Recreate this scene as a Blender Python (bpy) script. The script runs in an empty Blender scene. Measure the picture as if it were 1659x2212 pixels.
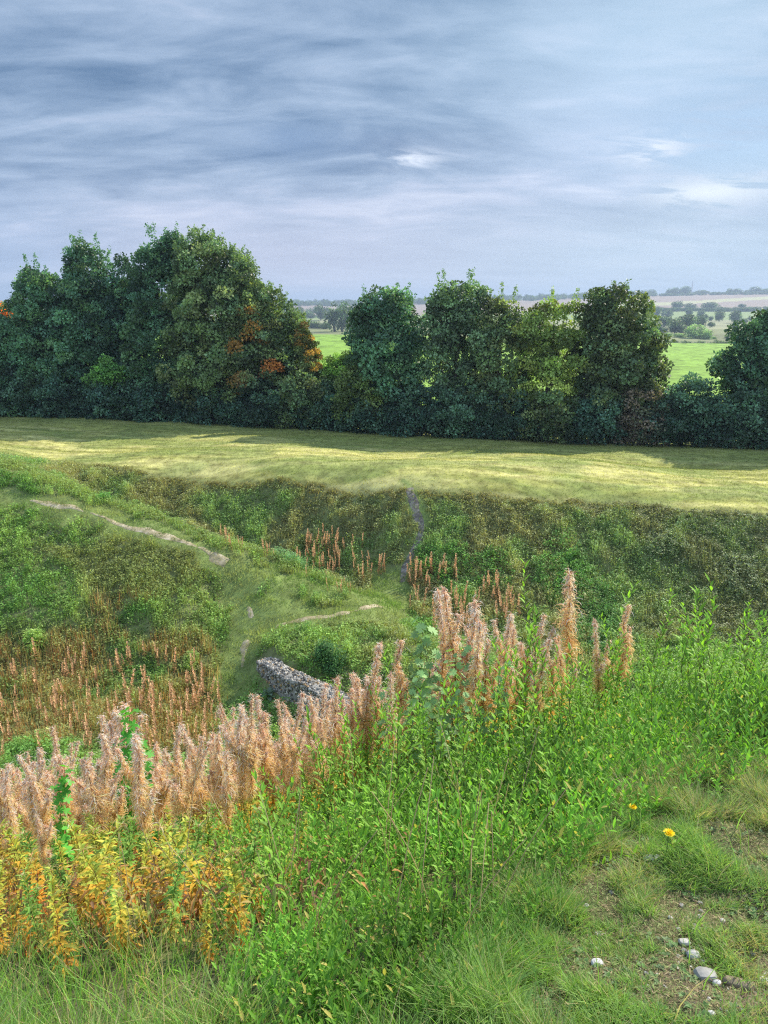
import bpy, math, numpy as np
rng = np.random.default_rng(11)
PI = math.pi
C = bpy.context.scene.collection
F = 1597.0; PIT = math.radians(15.6); CP, SP = math.cos(PIT), math.sin(PIT)

# ---------------------------------------------------------------- projection helpers (photo measured at 1659 x 2212)
def ray(u, v):
    xc = (np.asarray(u, float)-829.5)/F; yc = -(np.asarray(v, float)-1106)/F
    return xc, CP+yc*SP, -SP+yc*CP
def at(u, v, y):
    xc, wy, wz = ray(u, v); k = y/wy
    return (float(xc*k), float(y), float(wz*k))
def atz(u, v, z):
    xc, wy, wz = ray(u, v); k = z/wz
    return (float(xc*k), float(wy*k), float(z))
def proj(x, y, z):
    d = np.maximum(y*CP - z*SP, 1e-3); up = y*SP + z*CP
    return 829.5+F*x/d, 1106-F*up/d, d

# ---------------------------------------------------------------- noise
def _h(ix, iy, s):
    n = (ix.astype(np.int64)*374761393 + iy.astype(np.int64)*668265263 + s*1442695041) & 0x7fffffff
    n = ((n ^ (n >> 13))*1274126177) & 0x7fffffff
    return ((n ^ (n >> 16)) & 0xffff)/65535.0
def vnoise(x, y, s=0):
    x = np.asarray(x, float); y = np.asarray(y, float)
    ix = np.floor(x); iy = np.floor(y); fx = x-ix; fy = y-iy
    fx = fx*fx*(3-2*fx); fy = fy*fy*(3-2*fy)
    a = _h(ix, iy, s); b = _h(ix+1, iy, s); c = _h(ix, iy+1, s); d = _h(ix+1, iy+1, s)
    return (a*(1-fx)+b*fx)*(1-fy)+(c*(1-fx)+d*fx)*fy
def fbm(x, y, o=4, s=0):
    r = 0; a = .5; t = 0
    for i in range(o):
        r = r+a*vnoise(x*2**i+i*17.3, y*2**i+i*9.1, s+i); t += a; a *= .55
    return r/t
def sstep(a, b, x):
    t = np.clip((np.asarray(x, float)-a)/(b-a), 0, 1); return t*t*(3-2*t)

# ---------------------------------------------------------------- terrain
PTS = [(-6,-4,-1.8),(6,-4,-1.6),(0,-3,-1.6),(-3,.3,-1.75),(-5.5,1,-1.9),(-1.2,1.1,-1.68),(0,1.2,-1.62),(1,1.2,-1.6),(2.2,1.2,-1.6),(4.5,1.3,-1.6),
 (-2.5,3.2,-3.05),(-1,3.2,-2.9),(-5.5,3.4,-3.4),(.4,3,-2.4),(1.4,2.5,-1.85),(2.4,2.6,-1.72),(4.5,2.8,-1.75),(8,3,-1.8),
 (-6,5,-4.9),(-2,5,-4.5),(.6,5,-3.55),(2.4,4.4,-2.7),(5,4.6,-2.75),(9,5,-3),
 (-9,8,-7.3),(-2,8,-6.9),(1,8,-5.7),(4,8,-5.1),(10,8,-5.2),
 (-14,14,-11.6),(-2,14,-11.3),(5,14,-10.2),(15,14,-9.9),(-18,20,-15.2),(-3,20,-15.2),(6,20,-14.2),(19,20,-13.9),
 (-22,26,-17.3),(-5,26,-17.7),(4,26,-17.1),(14,27,-16.8),(26,28,-16.6),(8,33,-17.6),(18,34,-17.5),(29,35,-17.4),
 (-30,28,-17),(-35,35,-14.5),(-40,45,-10.6),(-46,60,-11.3),(-60,85,-12),(48,62,-13.2),(46,47,-14),(42,39,-17),(62,76,-13.4),
 (0,96,-12.9),(-55,102,-12.5),(55,92,-13.4),(-21,51.5,-13.2),(-16.9,49,-14.6),(-10,46.3,-16),(-5,44.8,-16.9),(-1,43.4,-17.1)]
for a in [(0,1600,27),(200,1550,28.5),(0,1450,32.5),(250,1450,33),(450,1450,33),(0,1300,36),(200,1300,36.5),(400,1300,37),(480,1300,38),
 (0,1180,40),(200,1200,40),(0,1085,43.6),(0,1005,48),(150,1050,46.5),(300,1100,45),(450,1155,43.5),(600,1205,42.3),(750,1268,41),(840,1300,40.5),
 (180,1105,43),(350,1155,41.5),(490,1215,40),(600,1290,38),(700,1300,38),(600,1350,35.5),(700,1335,36),(790,1315,37.5),(870,1330,39),
 (700,1400,33),(575,1395,33.6),(850,1420,32),(655,1425,31.7),(528,1400,34.5),(515,1450,33),(520,1500,31.5),(562,1456,32.0),(602,1502,30.4),(652,1542,29.2),(700,1560,29.4),
 (870,1300,41.5),(900,1360,38.5),(1000,1400,36),(860,1270,43)]:
    PTS.append(at(*a))
for a in [(0,985,-11.5),(100,998,-12),(300,1012,-12.1),(600,1033,-12.2),(850,1055,-12.3),(1100,1072,-12.6),(1350,1088,-12.9),(1659,1110,-13.2),
 (1100,1330,-17.4),(1350,1350,-17.5),(1659,1380,-17.6),(0,900,-12),(400,915,-12),(829,940,-12.4),(1250,960,-12.8),(1659,972,-13),
 (60,945,-11.55),(1500,1030,-12.75),(829,990,-12.2),(400,960,-12.05)]:
    PTS.append(atz(*a))
PT = np.array(PTS)
def _k(r2): return np.where(r2 > 1e-9, .5*r2*np.log(np.maximum(r2, 1e-9)), 0)
n = len(PT); K = np.zeros((n+3, n+3))
d2 = (PT[:, None, 0]-PT[None, :, 0])**2+(PT[:, None, 1]-PT[None, :, 1])**2
K[:n, :n] = _k(d2)+np.eye(n)*.02
K[:n, n] = 1; K[:n, n+1:] = PT[:, :2]; K[n, :n] = 1; K[n+1:, :n] = PT[:, :2].T
W = np.linalg.solve(K, np.concatenate([PT[:, 2], [0, 0, 0]]))
def tps(x, y):
    sh = x.shape; x = x.ravel(); y = y.ravel(); out = np.empty(x.shape)
    for i in range(0, len(x), 20000):
        a = x[i:i+20000]; b = y[i:i+20000]
        out[i:i+20000] = _k((a[:, None]-PT[None, :, 0])**2+(b[:, None]-PT[None, :, 1])**2) @ W[:n]+W[n]+W[n+1]*a+W[n+2]*b
    return out.reshape(sh)
FY = np.array([80,130,440,520,600,720,900,1200,1600,1900,2500,3200,4000,9000])
FR = np.array([-13,-14.5,-21.3,-27,-33,-31,-27.5,-28,-26,-13,14,50,30,-200])
FL = np.array([-12.6,-13.6,-16,-21,-27,-27,-26,-27,-27,-24,-14,2,-10,-200])
def height(x, y):
    x = np.asarray(x, float); y = np.asarray(y, float); x, y = np.broadcast_arrays(x, y)
    near = tps(np.clip(x, -70, 70), np.clip(y, -4, 105))
    w = sstep(-.1, .5, x/np.maximum(y, 1))
    far = np.interp(y, FY, FL)*(1-w)+np.interp(y, FY, FR)*w
    far = far + (fbm(x/260, y/260, 3, 5)-.5)*6*sstep(500, 1500, y)
    b = np.maximum(sstep(82, 104, y), sstep(55, 70, np.abs(x)))
    b = np.where(y < 60, 0, b)
    z = near*(1-b)+far*b
    rough = sstep(16, 26, y)*(1-sstep(70, 90, y))
    z = z+(fbm(x/1.7, y/1.7, 3, 2)-.5)*.42*rough*(1-infield(x, y)*.85)
    z = z+(fbm(x/7.0, y/3.0, 2, 8)-.5)*.5*infield(x, y)*(1-sstep(90, 110, y))
    z = z+(fbm(x/.35, y/.35, 3, 3)-.5)*.09*(1-sstep(6, 14, y))
    return z
RIMX, RIMY = [], []
for u, v, z in [(-300,975,-11.4),(0,985,-11.5),(100,998,-12),(300,1012,-12.1),(600,1033,-12.2),(850,1055,-12.3),(1100,1072,-12.6),(1350,1088,-12.9),(1659,1110,-13.2),(2000,1135,-13.4)]:
    p = atz(u, v, z); RIMX.append(p[0]); RIMY.append(p[1])
def rimy(x): return np.interp(x, RIMX, RIMY)
def infield(x, y): return sstep(-.7, .7, y-rimy(x)-(fbm(x/2.2, x*0, 2, 4)-.5)*.9)
def hz(x, y): return float(height(np.array([x]), np.array([y]))[0])
def hit(u, v, y0, y1):                       # first ground point on the ray through (u, v) between two distances
    ys = np.geomspace(y0, y1, 600); xc, wy, wz = ray(u, v); k = ys/wy
    x = xc*k; z = wz*k; g = height(x, ys); i = np.argmax(z <= g)
    if not (z <= g).any(): i = int(np.argmin(z-g))
    return float(x[i]), float(ys[i]), float(g[i])

# ---------------------------------------------------------------- mesh helpers
def link(o, parent=None):
    C.objects.link(o)
    if parent is not None: o.parent = parent
    return o
def meshdata(name, V, Q, col=None, mats=(), smooth=False, mi=None):
    V = np.ascontiguousarray(V, dtype=np.float32).reshape(-1, 3); Q = np.ascontiguousarray(Q, dtype=np.int32).reshape(-1, 4)
    m = bpy.data.meshes.new(name)
    m.vertices.add(len(V)); m.vertices.foreach_set('co', V.ravel())
    m.loops.add(Q.size); m.loops.foreach_set('vertex_index', Q.ravel())
    m.polygons.add(len(Q)); m.polygons.foreach_set('loop_start', np.arange(0, Q.size, 4, dtype=np.int32))
    if smooth: m.polygons.foreach_set('use_smooth', np.ones(len(Q), bool))
    for k in (mats if isinstance(mats, (list, tuple)) else [mats]): m.materials.append(k)
    if mi is not None: m.polygons.foreach_set('material_index', np.asarray(mi, np.int32))
    if col is not None:
        col = np.asarray(col, np.float32).reshape(-1, 3)
        a = m.color_attributes.new('Col', 'FLOAT_COLOR', 'POINT')
        a.data.foreach_set('color', np.c_[col, np.ones(len(col), np.float32)].astype(np.float32).ravel())
    m.update(calc_edges=True); m.validate()
    return m
def obj(name, me, parent=None, loc=None):
    o = bpy.data.objects.new(name, me); link(o, parent)
    if loc is not None: o.location = loc
    return o
def tag(o, label=None, cat=None, group=None, kind=None):
    if label: o['label'] = label
    if cat: o['category'] = cat
    if group: o['group'] = group
    if kind: o['kind'] = kind
    return o
class MB:
    def __init__(s): s.V = []; s.Q = []; s.Cc = []; s.n = 0
    def add(s, V, Q, col):
        V = np.asarray(V, float).reshape(-1, 3); Q = np.asarray(Q, int).reshape(-1, 4)
        s.V.append(V); s.Q.append(Q+s.n); s.n += len(V)
        col = np.asarray(col, float)
        s.Cc.append(np.broadcast_to(col.reshape(-1, 3) if col.size != 3 else col, V.shape).copy())
    def me(s, name, mat, smooth=False):
        return meshdata(name, np.concatenate(s.V), np.concatenate(s.Q), np.concatenate(s.Cc), mat, smooth)
def unit(a): return a/np.maximum(np.linalg.norm(a, axis=-1, keepdims=True), 1e-9)
def rdir(N, zlo=-1, zhi=1, r=rng):
    z = r.uniform(zlo, zhi, N); t = r.uniform(0, 2*PI, N); s = np.sqrt(1-z*z)
    return np.c_[s*np.cos(t), s*np.sin(t), z]
TS = np.array([0, .3, .65, 1.]); WS = np.array([.12, 1, .78, .04])
def leaves(P, D, L, Wd, droop, fold=.25, up=(0, 0, 1), ts=TS, ws=WS):
    """folded lance leaves: 3 vertices per cross-section"""
    N = len(P); D = unit(D); L = np.broadcast_to(L, N); Wd = np.broadcast_to(Wd, N); droop = np.broadcast_to(droop, N)
    S = unit(np.cross(D, np.broadcast_to(np.array(up, float), D.shape))+1e-6)
    Nn = np.cross(S, D); k = len(ts)
    mid = P[:, None]+D[:, None]*(L[:, None]*ts)[..., None]
    mid = mid-np.array([0, 0, 1])*(droop*L)[:, None, None]*(ts**2)[None, :, None]
    w = (Wd[:, None]*ws*.5)[..., None]
    a = mid+S[:, None]*w+Nn[:, None]*w*fold*2; b = mid-S[:, None]*w+Nn[:, None]*w*fold*2
    V = np.stack([a, mid, b], 2).reshape(N, -1, 3)
    q = []
    for i in range(k-1):
        o = i*3; q += [[o, o+1, o+4, o+3], [o+1, o+2, o+5, o+4]]
    Q = (np.array(q)[None]+np.arange(N)[:, None, None]*k*3)
    return V.reshape(-1, 3), Q.reshape(-1, 4), k*3
def diamonds(P, D, S, L, Wd):
    L = np.broadcast_to(L, len(P))[:, None]; Wd = np.broadcast_to(Wd, len(P))[:, None]
    m = P+D*L*.45
    V = np.stack([P, m+S*Wd*.5, P+D*L, m-S*Wd*.5], 1).reshape(-1, 3)
    return V, np.arange(len(V)).reshape(-1, 4), 4
def blades(P, H, Wd, lean, secs=3, curl=1.6):
    """grass blades: lean is a horizontal vector (N,2) giving the tip offset"""
    N = len(P); t = np.linspace(0, 1, secs); H = np.broadcast_to(H, N); Wd = np.broadcast_to(Wd, N)
    l3 = np.c_[lean, np.zeros(N)]
    th = rng.uniform(0, 2*PI, N); S = np.c_[np.cos(th), np.sin(th), np.zeros(N)]
    mid = P[:, None]+np.array([0, 0, 1])*(H[:, None]*t)[..., None]+l3[:, None]*(t**curl)[None, :, None]
    w = (Wd[:, None]*(1-t*.92)*.5)[..., None]
    V = np.stack([mid+S[:, None]*w, mid-S[:, None]*w], 2)
    q = [[i*2, i*2+1, i*2+3, i*2+2] for i in range(secs-1)]
    Q = np.array(q)[None]+np.arange(N)[:, None, None]*secs*2
    return V.reshape(-1, 3), Q.reshape(-1, 4), secs*2
def tube(path, rad, sides=5):
    path = np.asarray(path, float); rad = np.broadcast_to(rad, len(path)); V = []
    tg = unit(np.gradient(path, axis=0)); ref = np.array([.31, .95, .02])
    for p, r, t in zip(path, rad, tg):
        a = unit(np.cross(t, ref)); b = np.cross(t, a)
        for i in range(sides):
            th = 2*PI*i/sides; V.append(p+r*(math.cos(th)*a+math.sin(th)*b))
    Q = [[i*sides+j, i*sides+(j+1) % sides, (i+1)*sides+(j+1) % sides, (i+1)*sides+j] for i in range(len(path)-1) for j in range(sides)]
    return np.array(V), np.array(Q)
def rep(c, k): return np.repeat(np.asarray(c, float), k, axis=0)
def jit(N, a=.15, r=rng): return 1+r.normal(0, a, (N, 1))*1.0

# ---------------------------------------------------------------- materials
def mat(name): 
    m = bpy.data.materials.new(name); m.use_nodes = True; nt = m.node_tree; nt.nodes.clear(); return m, nt
def N_(nt, t, **kw):
    x = nt.nodes.new(t)
    for k, v in kw.items(): setattr(x, k, v)
    return x
def leafmat(name, trans=.4, rough=.55, spec=.25, tint=(1.15, 1.25, .55), mul=1.0):
    m, nt = mat(name); L = nt.links
    a = N_(nt, 'ShaderNodeVertexColor', layer_name='Col')
    hs = N_(nt, 'ShaderNodeHueSaturation'); hs.inputs['Value'].default_value = mul; L.new(a.outputs[0], hs.inputs['Color'])
    b = N_(nt, 'ShaderNodeBsdfPrincipled'); b.inputs['Roughness'].default_value = rough
    b.inputs['Specular IOR Level'].default_value = spec
    L.new(hs.outputs[0], b.inputs['Base Color'])
    t = N_(nt, 'ShaderNodeBsdfTranslucent')
    mx = N_(nt, 'ShaderNodeMix', data_type='RGBA', blend_type='MULTIPLY'); mx.inputs[0].default_value = 1
    L.new(hs.outputs[0], mx.inputs[6]); mx.inputs[7].default_value = (*tint, 1); L.new(mx.outputs[2], t.inputs[0])
    s = N_(nt, 'ShaderNodeMixShader'); s.inputs[0].default_value = trans
    L.new(b.outputs[0], s.inputs[1]); L.new(t.outputs[0], s.inputs[2])
    o = N_(nt, 'ShaderNodeOutputMaterial'); L.new(s.outputs[0], o.inputs[0]); return m
def noisemat(name, cols, scale, rough=.85, bump=.3, bscale=None, attr=False, detail=6, dist=.02, vor=0):
    m, nt = mat(name); L = nt.links
    tc = N_(nt, 'ShaderNodeTexCoord')
    nz = N_(nt, 'ShaderNodeTexNoise'); nz.inputs['Scale'].default_value = scale; nz.inputs['Detail'].default_value = detail
    nz.inputs['Roughness'].default_value = .65
    L.new(tc.outputs['Object'], nz.inputs['Vector'])
    cr = N_(nt, 'ShaderNodeValToRGB'); el = cr.color_ramp.elements
    pos = np.linspace(.3, .7, len(cols))
    while len(el) < len(cols): el.new(.5)
    for e, p, c in zip(el, pos, cols): e.position = float(p); e.color = (*c, 1)
    L.new(nz.outputs[0], cr.inputs[0]); colout = cr.outputs[0]
    if attr:
        a = N_(nt, 'ShaderNodeVertexColor', layer_name='Col')
        mx = N_(nt, 'ShaderNodeMix', data_type='RGBA', blend_type='MULTIPLY'); mx.inputs[0].default_value = 1
        L.new(a.outputs[0], mx.inputs[6]); L.new(cr.outputs[0], mx.inputs[7]); colout = mx.outputs[2]
    b = N_(nt, 'ShaderNodeBsdfPrincipled'); b.inputs['Roughness'].default_value = rough; b.inputs['Specular IOR Level'].default_value = .2
    L.new(colout, b.inputs['Base Color'])
    n2 = N_(nt, 'ShaderNodeTexNoise'); n2.inputs['Scale'].default_value = bscale or scale*3; n2.inputs['Detail'].default_value = 8
    L.new(tc.outputs['Object'], n2.inputs['Vector'])
    bp = N_(nt, 'ShaderNodeBump'); bp.inputs['Strength'].default_value = bump; bp.inputs['Distance'].default_value = dist
    L.new(n2.outputs[0], bp.inputs['Height']); L.new(bp.outputs[0], b.inputs['Normal'])
    o = N_(nt, 'ShaderNodeOutputMaterial'); L.new(b.outputs[0], o.inputs[0]); return m
M_LEAF = leafmat('leaf', .42)
M_TREE = leafmat('tree_leaf', .38, .5, .35, mul=2.8)
M_DRY = leafmat('dry_leaf', .35, .7, .1, (1.1, 1.0, .8))
M_FLUFF = leafmat('seed_fluff', .55, .8, .05, (1.05, 1.0, .95))
M_STEM = leafmat('stem', .0, .6, .2)
M_BARK = noisemat('bark', [(.05, .04, .03), (.11, .09, .07)], 3, .9, .5)
M_GROUND = noisemat('ground', [(.55, .52, .48), (1, 1, 1), (1.35, 1.32, 1.25)], 1.4, .95, .5, 14, True, 10, .03)
M_CHALK = noisemat('chalk_path', [(.16, .15, .07), (.32, .27, .17), (.50, .44, .33)], 2.5, .9, .5, 12)
M_MUD = noisemat('mud_path', [(.07, .055, .045), (.16, .14, .12), (.3, .28, .25)], 4, .9, .5, 12)
M_STONE = noisemat('flint', [(.2, .2, .19), (.42, .42, .41), (.72, .72, .7)], 14, .6, .4, 40, dist=.004)
M_MORTAR = noisemat('mortar', [(.13, .13, .12), (.26, .25, .23), (.36, .35, .32)], 5, .95, .6, 20)

# ---------------------------------------------------------------- camera, light, world
cam = bpy.data.cameras.new('camera'); co = bpy.data.objects.new('camera', cam); C.objects.link(co)
cam.sensor_fit = 'VERTICAL'; cam.sensor_height = 24; cam.lens = 24*F/2212
cam.clip_end = 30000; cam.clip_start = .05
co.rotation_euler = (PI/2-PIT, 0, 0); bpy.context.scene.camera = co
AZ, EL = math.radians(50), math.radians(40)      # sun ahead and to the right
sd = np.array([math.sin(AZ)*math.cos(EL), math.cos(AZ)*math.cos(EL), math.sin(EL)])
sl = bpy.data.lights.new('sun', 'SUN'); so = bpy.data.objects.new('sun', sl); C.objects.link(so)
sl.energy = 5.0; sl.angle = math.radians(.5); sl.color = (1, .91, .75)
so.rotation_euler = (PI/2-EL, 0, PI-AZ)
w = bpy.data.worlds.new('World'); bpy.context.scene.world = w; w.use_nodes = True; nt = w.node_tree; nt.nodes.clear(); L = nt.links
sky = N_(nt, 'ShaderNodeTexSky', sky_type='NISHITA'); sky.sun_disc = False; sky.sun_elevation = EL; sky.sun_rotation = AZ
tc = N_(nt, 'ShaderNodeTexCoord'); sep = N_(nt, 'ShaderNodeSeparateXYZ'); L.new(tc.outputs['Generated'], sep.inputs[0])
def MA(op, a, b=None, c=None, clamp=False):
    x = N_(nt, 'ShaderNodeMath', operation=op); x.use_clamp = clamp
    for i, q in enumerate((a, b, c)):
        if q is None: continue
        if isinstance(q, (int, float)): x.inputs[i].default_value = q
        else: L.new(q, x.inputs[i])
    return x.outputs[0]
zz = MA('ADD', MA('MAXIMUM', sep.outputs[2], 0.0), .20)
cx = MA('DIVIDE', sep.outputs[0], zz); cy = MA('DIVIDE', sep.outputs[1], zz)
def cloudnoise(sx, sy, ox, oy, detail, rough, dist):
    cb = N_(nt, 'ShaderNodeCombineXYZ'); L.new(MA('MULTIPLY_ADD', cx, sx, ox), cb.inputs[0]); L.new(MA('MULTIPLY_ADD', cy, sy, oy), cb.inputs[1])
    x = N_(nt, 'ShaderNodeTexNoise'); x.inputs['Scale'].default_value = 1; x.inputs['Detail'].default_value = detail
    x.inputs['Roughness'].default_value = rough; x.inputs['Distortion'].default_value = dist
    L.new(cb.outputs[0], x.inputs['Vector']); return x.outputs[0]
n1 = cloudnoise(.55, 1.15, 3.2, 1.1, 5, .5, .6); n2 = cloudnoise(1.6, 3.2, 7.7, 2.3, 7, .55, .9); n3 = cloudnoise(.25, .5, 1.7, 9.1, 3, .5, .3)
n4 = cloudnoise(3.6, 7.5, 2.7, 5.3, 6, .6, .5)
sm = MA('ADD', MA('ADD', MA('MULTIPLY', n1, .44), MA('MULTIPLY', n2, .37)), MA('MULTIPLY', n4, .20))
def ramp(fac, stops):
    cr = N_(nt, 'ShaderNodeValToRGB'); el = cr.color_ramp.elements
    while len(el) < len(stops): el.new(.5)
    for e, (p, c) in zip(el, stops): e.position = p; e.color = (*c, 1)
    L.new(fac, cr.inputs[0]); return cr.outputs[0]
cloud = ramp(sm, [(.38, (.095, .165, .28)), (.45, (.17, .25, .375)), (.52, (.26, .345, .475)), (.585, (.37, .435, .565)), (.68, (.56, .60, .70))])
sk = N_(nt, 'ShaderNodeMix', data_type='RGBA', blend_type='MULTIPLY'); sk.inputs[0].default_value = 1
L.new(sky.outputs[0], sk.inputs[6]); sk.inputs[7].default_value = (.052, .060, .068, 1)
def blob(u, v, su, sv):                                   # a soft region of the sky round one direction
    d = np.array([float(q) for q in ray(u, v)]); d = d/np.linalg.norm(d)
    a = MA('DIVIDE', MA('SUBTRACT', sep.outputs[0], float(d[0])), su); b = MA('DIVIDE', MA('SUBTRACT', sep.outputs[2], float(d[2])), sv)
    return MA('POWER', 2.718, MA('MULTIPLY', MA('ADD', MA('MULTIPLY', a, a), MA('MULTIPLY', b, b)), -1.0))
cov = MA('SUBTRACT', MA('MULTIPLY', n3, 4.0), 1.9, clamp=True)                    # thin places let the blue through
gap = MA('MULTIPLY', blob(1610, 300, .13, .060), ramp(n4, [(.46, (1, 1, 1)), (.66, (.15, .15, .15))]))
gapv = MA('MAXIMUM', MA('MULTIPLY', cov, .12), MA('MULTIPLY', gap, .95), clamp=True)
mx = N_(nt, 'ShaderNodeMix', data_type='RGBA'); L.new(gapv, mx.inputs[0]); L.new(cloud, mx.inputs[6]); L.new(sk.outputs[2], mx.inputs[7])
def addc(prev, fac, col):
    x = N_(nt, 'ShaderNodeMix', data_type='RGBA'); L.new(fac, x.inputs[0]); L.new(prev, x.inputs[6]); x.inputs[7].default_value = (*col, 1); return x.outputs[2]
puff = ramp(n4, [(.42, (0, 0, 0)), (.54, (1, 1, 1))]); dark = ramp(n2, [(.40, (1, 1, 1)), (.60, (.25, .25, .25))])
out = mx.outputs[2]
out = addc(out, MA('MULTIPLY', blob(900, 315, .085, .020), MA('MULTIPLY', dark, .75)), (.12, .18, .30))
out = addc(out, MA('MULTIPLY', blob(590, 300, .10, .022), MA('MULTIPLY', dark, .5)), (.17, .26, .42))
out = addc(out, MA('MULTIPLY', blob(885, 345, .035, .010), MA('MULTIPLY', ramp(n4, [(.45, (0, 0, 0)), (.6, (1, 1, 1))]), .8)), (.66, .71, .80))
out = addc(out, MA('MULTIPLY', blob(1405, 322, .034, .017), MA('MULTIPLY', puff, .75)), (.72, .74, .78))
out = addc(out, MA('MULTIPLY', blob(1530, 415, .06, .014), MA('MULTIPLY', puff, .8)), (.74, .78, .80))
out = addc(out, MA('MULTIPLY', blob(1290, 250, .10, .10), .35), (.52, .60, .76))
out = addc(out, MA('MULTIPLY', blob(1500, 60, .25, .10), .45), (.36, .52, .64))
out = addc(out, MA('MULTIPLY', blob(700, 570, .45, .07), .75), (.45, .47, .58))
out = addc(out, MA('MULTIPLY', blob(1500, 560, .30, .06), .65), (.43, .54, .63))
out = addc(out, MA('MULTIPLY', blob(0, 560, .10, .07), .5), (.27, .37, .53))
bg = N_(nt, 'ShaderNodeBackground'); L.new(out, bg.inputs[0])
hi = MA('MULTIPLY', MA('SUBTRACT', sep.outputs[2], .42), 2.5, clamp=True); bk = MA('MULTIPLY', MA('MULTIPLY', sep.outputs[1], -1.0), 1.8, clamp=True)  # added fill: sky gain raised overhead and behind the camera to lift shaded sides
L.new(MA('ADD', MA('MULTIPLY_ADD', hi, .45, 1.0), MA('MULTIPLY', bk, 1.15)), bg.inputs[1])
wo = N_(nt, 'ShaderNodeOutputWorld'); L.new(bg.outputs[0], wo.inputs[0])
sc = bpy.context.scene
sc.view_settings.view_transform = 'Standard'; sc.view_settings.look = 'None'; sc.view_settings.exposure = 0.58
sc.cycles.max_bounces = 6; sc.cycles.transmission_bounces = 4; sc.cycles.diffuse_bounces = 4; sc.cycles.volume_bounces = 0
sc.cycles.use_denoising = False; sc.cycles.pixel_filter_type = 'BLACKMAN_HARRIS'; sc.cycles.filter_width = 1.2

# ---------------------------------------------------------------- the ground sheet
def seg_dist(x, y, pl):
    d = np.full(np.shape(x), 1e9)
    for (x0, y0), (x1, y1) in zip(pl[:-1], pl[1:]):
        dx, dy = x1-x0, y1-y0; t = np.clip(((x-x0)*dx+(y-y0)*dy)/(dx*dx+dy*dy+1e-9), 0, 1)
        d = np.minimum(d, np.hypot(x-x0-t*dx, y-y0-t*dy))
    return d
def trail(px): return [at(u, v, y)[:2] for u, v, y in px]
TR_SPUR = trail([(-160,1045,44.5),(0,1068,44),(90,1085,43.6),(180,1108,43),(260,1130,42.3),(350,1156,41.5),(430,1190,40.7),(492,1222,39.9)])
TR_DOWN = trail([(532,1290,37.8),(545,1330,36.6),(528,1385,35),(525,1430,33.6),(515,1500,31.5)])
TR_KNOLL = trail([(588,1358,35.3),(620,1348,35.6),(660,1342,35.9),(720,1333,36.3),(770,1320,37.1),(830,1300,39)])
_rp = [atz(880,1052,-12.3), at(912,1080,47.2), at(905,1120,46.2), at(885,1160,45.3), at(872,1200,44.4), at(866,1240,43.6), at(868,1290,41.6)]
TR_FAR = [(p[0], p[1]) for p in _rp]
def soil_mask(x, y):                                     # trodden ground beside the camera, bottom right
    u, v, d = proj(x, y, -1.62)
    m = sstep(1400, 1600, u-(2212-v)*.10-60+260*(fbm(x/.25, y/.25, 3, 31)-.5)*2)*sstep(1840, 1900, v)
    m = np.maximum(m, sstep(.60, .70, fbm(x/.22, y/.16, 3, 33))*sstep(1150, 1350, u)*sstep(1900, 2000, v))
    return np.where(y < 4, m, 0)
GRASS = np.array([.085, .12, .035])
def zone_col(x, y, z):
    u, v, d = proj(x, y, z); n1 = fbm(x/1.1, y/1.1, 4, 12)[..., None]; n2 = fbm(x/4, y/4, 3, 13)[..., None]
    c = np.array([.13, .15, .06])*(.7+.6*n1)                                     # rough slopes
    fld = infield(x, y)[..., None]
    streak = sstep(.3, .68, fbm(x/9+.08*y, y/.8+x*.12, 4, 21))[..., None]; fine = fbm(x/1.2, y/.35, 4, 22)[..., None]
    f = np.array([.25, .26, .07])*(1-streak)+np.array([.43, .41, .16])*streak
    gr = sstep(.44, .62, fbm(x/6, y/3, 3, 23))[..., None]
    f = f*(1-gr*.55)+np.array([.13, .19, .05])*gr*.55; f = f*(.55+.9*fine)
    ed = (sstep(9, 20, y-rimy(x))*.75)[..., None]; f = f*(1-ed)+np.array([.17, .20, .055])*(.7+.6*fine)*ed
    c = c*(1-fld)+f*fld
    # far side of the tree line
    pas = np.array([.19, .33, .05])*(.6+.8*fbm(x/3.5, y/7, 4, 24)[..., None])*np.where(fbm(x/2.5, y/5., 3, 29) > .66, .6, 1)[..., None]
    k = sstep(88, 94, y)[..., None]; c = c*(1-k)+pas*k
    rough = np.array([.16, .18, .08])*(.6+.9*fbm(x/40, y/60, 4, 25)[..., None])
    k = sstep(440, 460, y)[..., None]; c = c*(1-k)+rough*k
    tan = np.array([.24, .25, .14])*(.7+.6*fbm(x/60, y/80, 3, 26)[..., None])
    k = sstep(900, 960, y)[..., None]; c = c*(1-k)+tan*k
    pale = np.array([.20, .27, .10]); k = sstep(1480, 1500, y)[..., None]; c = c*(1-k)+pale*k
    plo = np.array([.27, .215, .18])*(.92+.16*fbm(x/200, y/100, 3, 27)[..., None]); k = sstep(1890, 1900, y)[..., None]; c = c*(1-k)+plo*k
    vs = 655-(u-1390)*.058
    k = ((np.abs(v-vs-4) < 3.2) & (y > 1900))[..., None]; c = np.where(k, np.array([.36, .36, .2]), c)
    # near ground: soil under the plants
    nr = (1-sstep(9, 15, y))[..., None]; s = np.array([.085, .09, .04])*(.6+.9*n1)
    c = c*(1-nr)+s*nr
    # short turf on the spur, the ditch floor and the knoll
    t = turf(x, y, u, v)[..., None]; c = c*(1-t)+(np.array([.15, .20, .06])*(.75+.5*n1))*t
    sm_ = soil_mask(x, y)[..., None]; soil = np.array([.17, .13, .095])*(.35+1.3*fbm(x/.045, y/.045, 4, 35)[..., None]); c = c*(1-sm_)+soil*sm_
    return c
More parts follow.
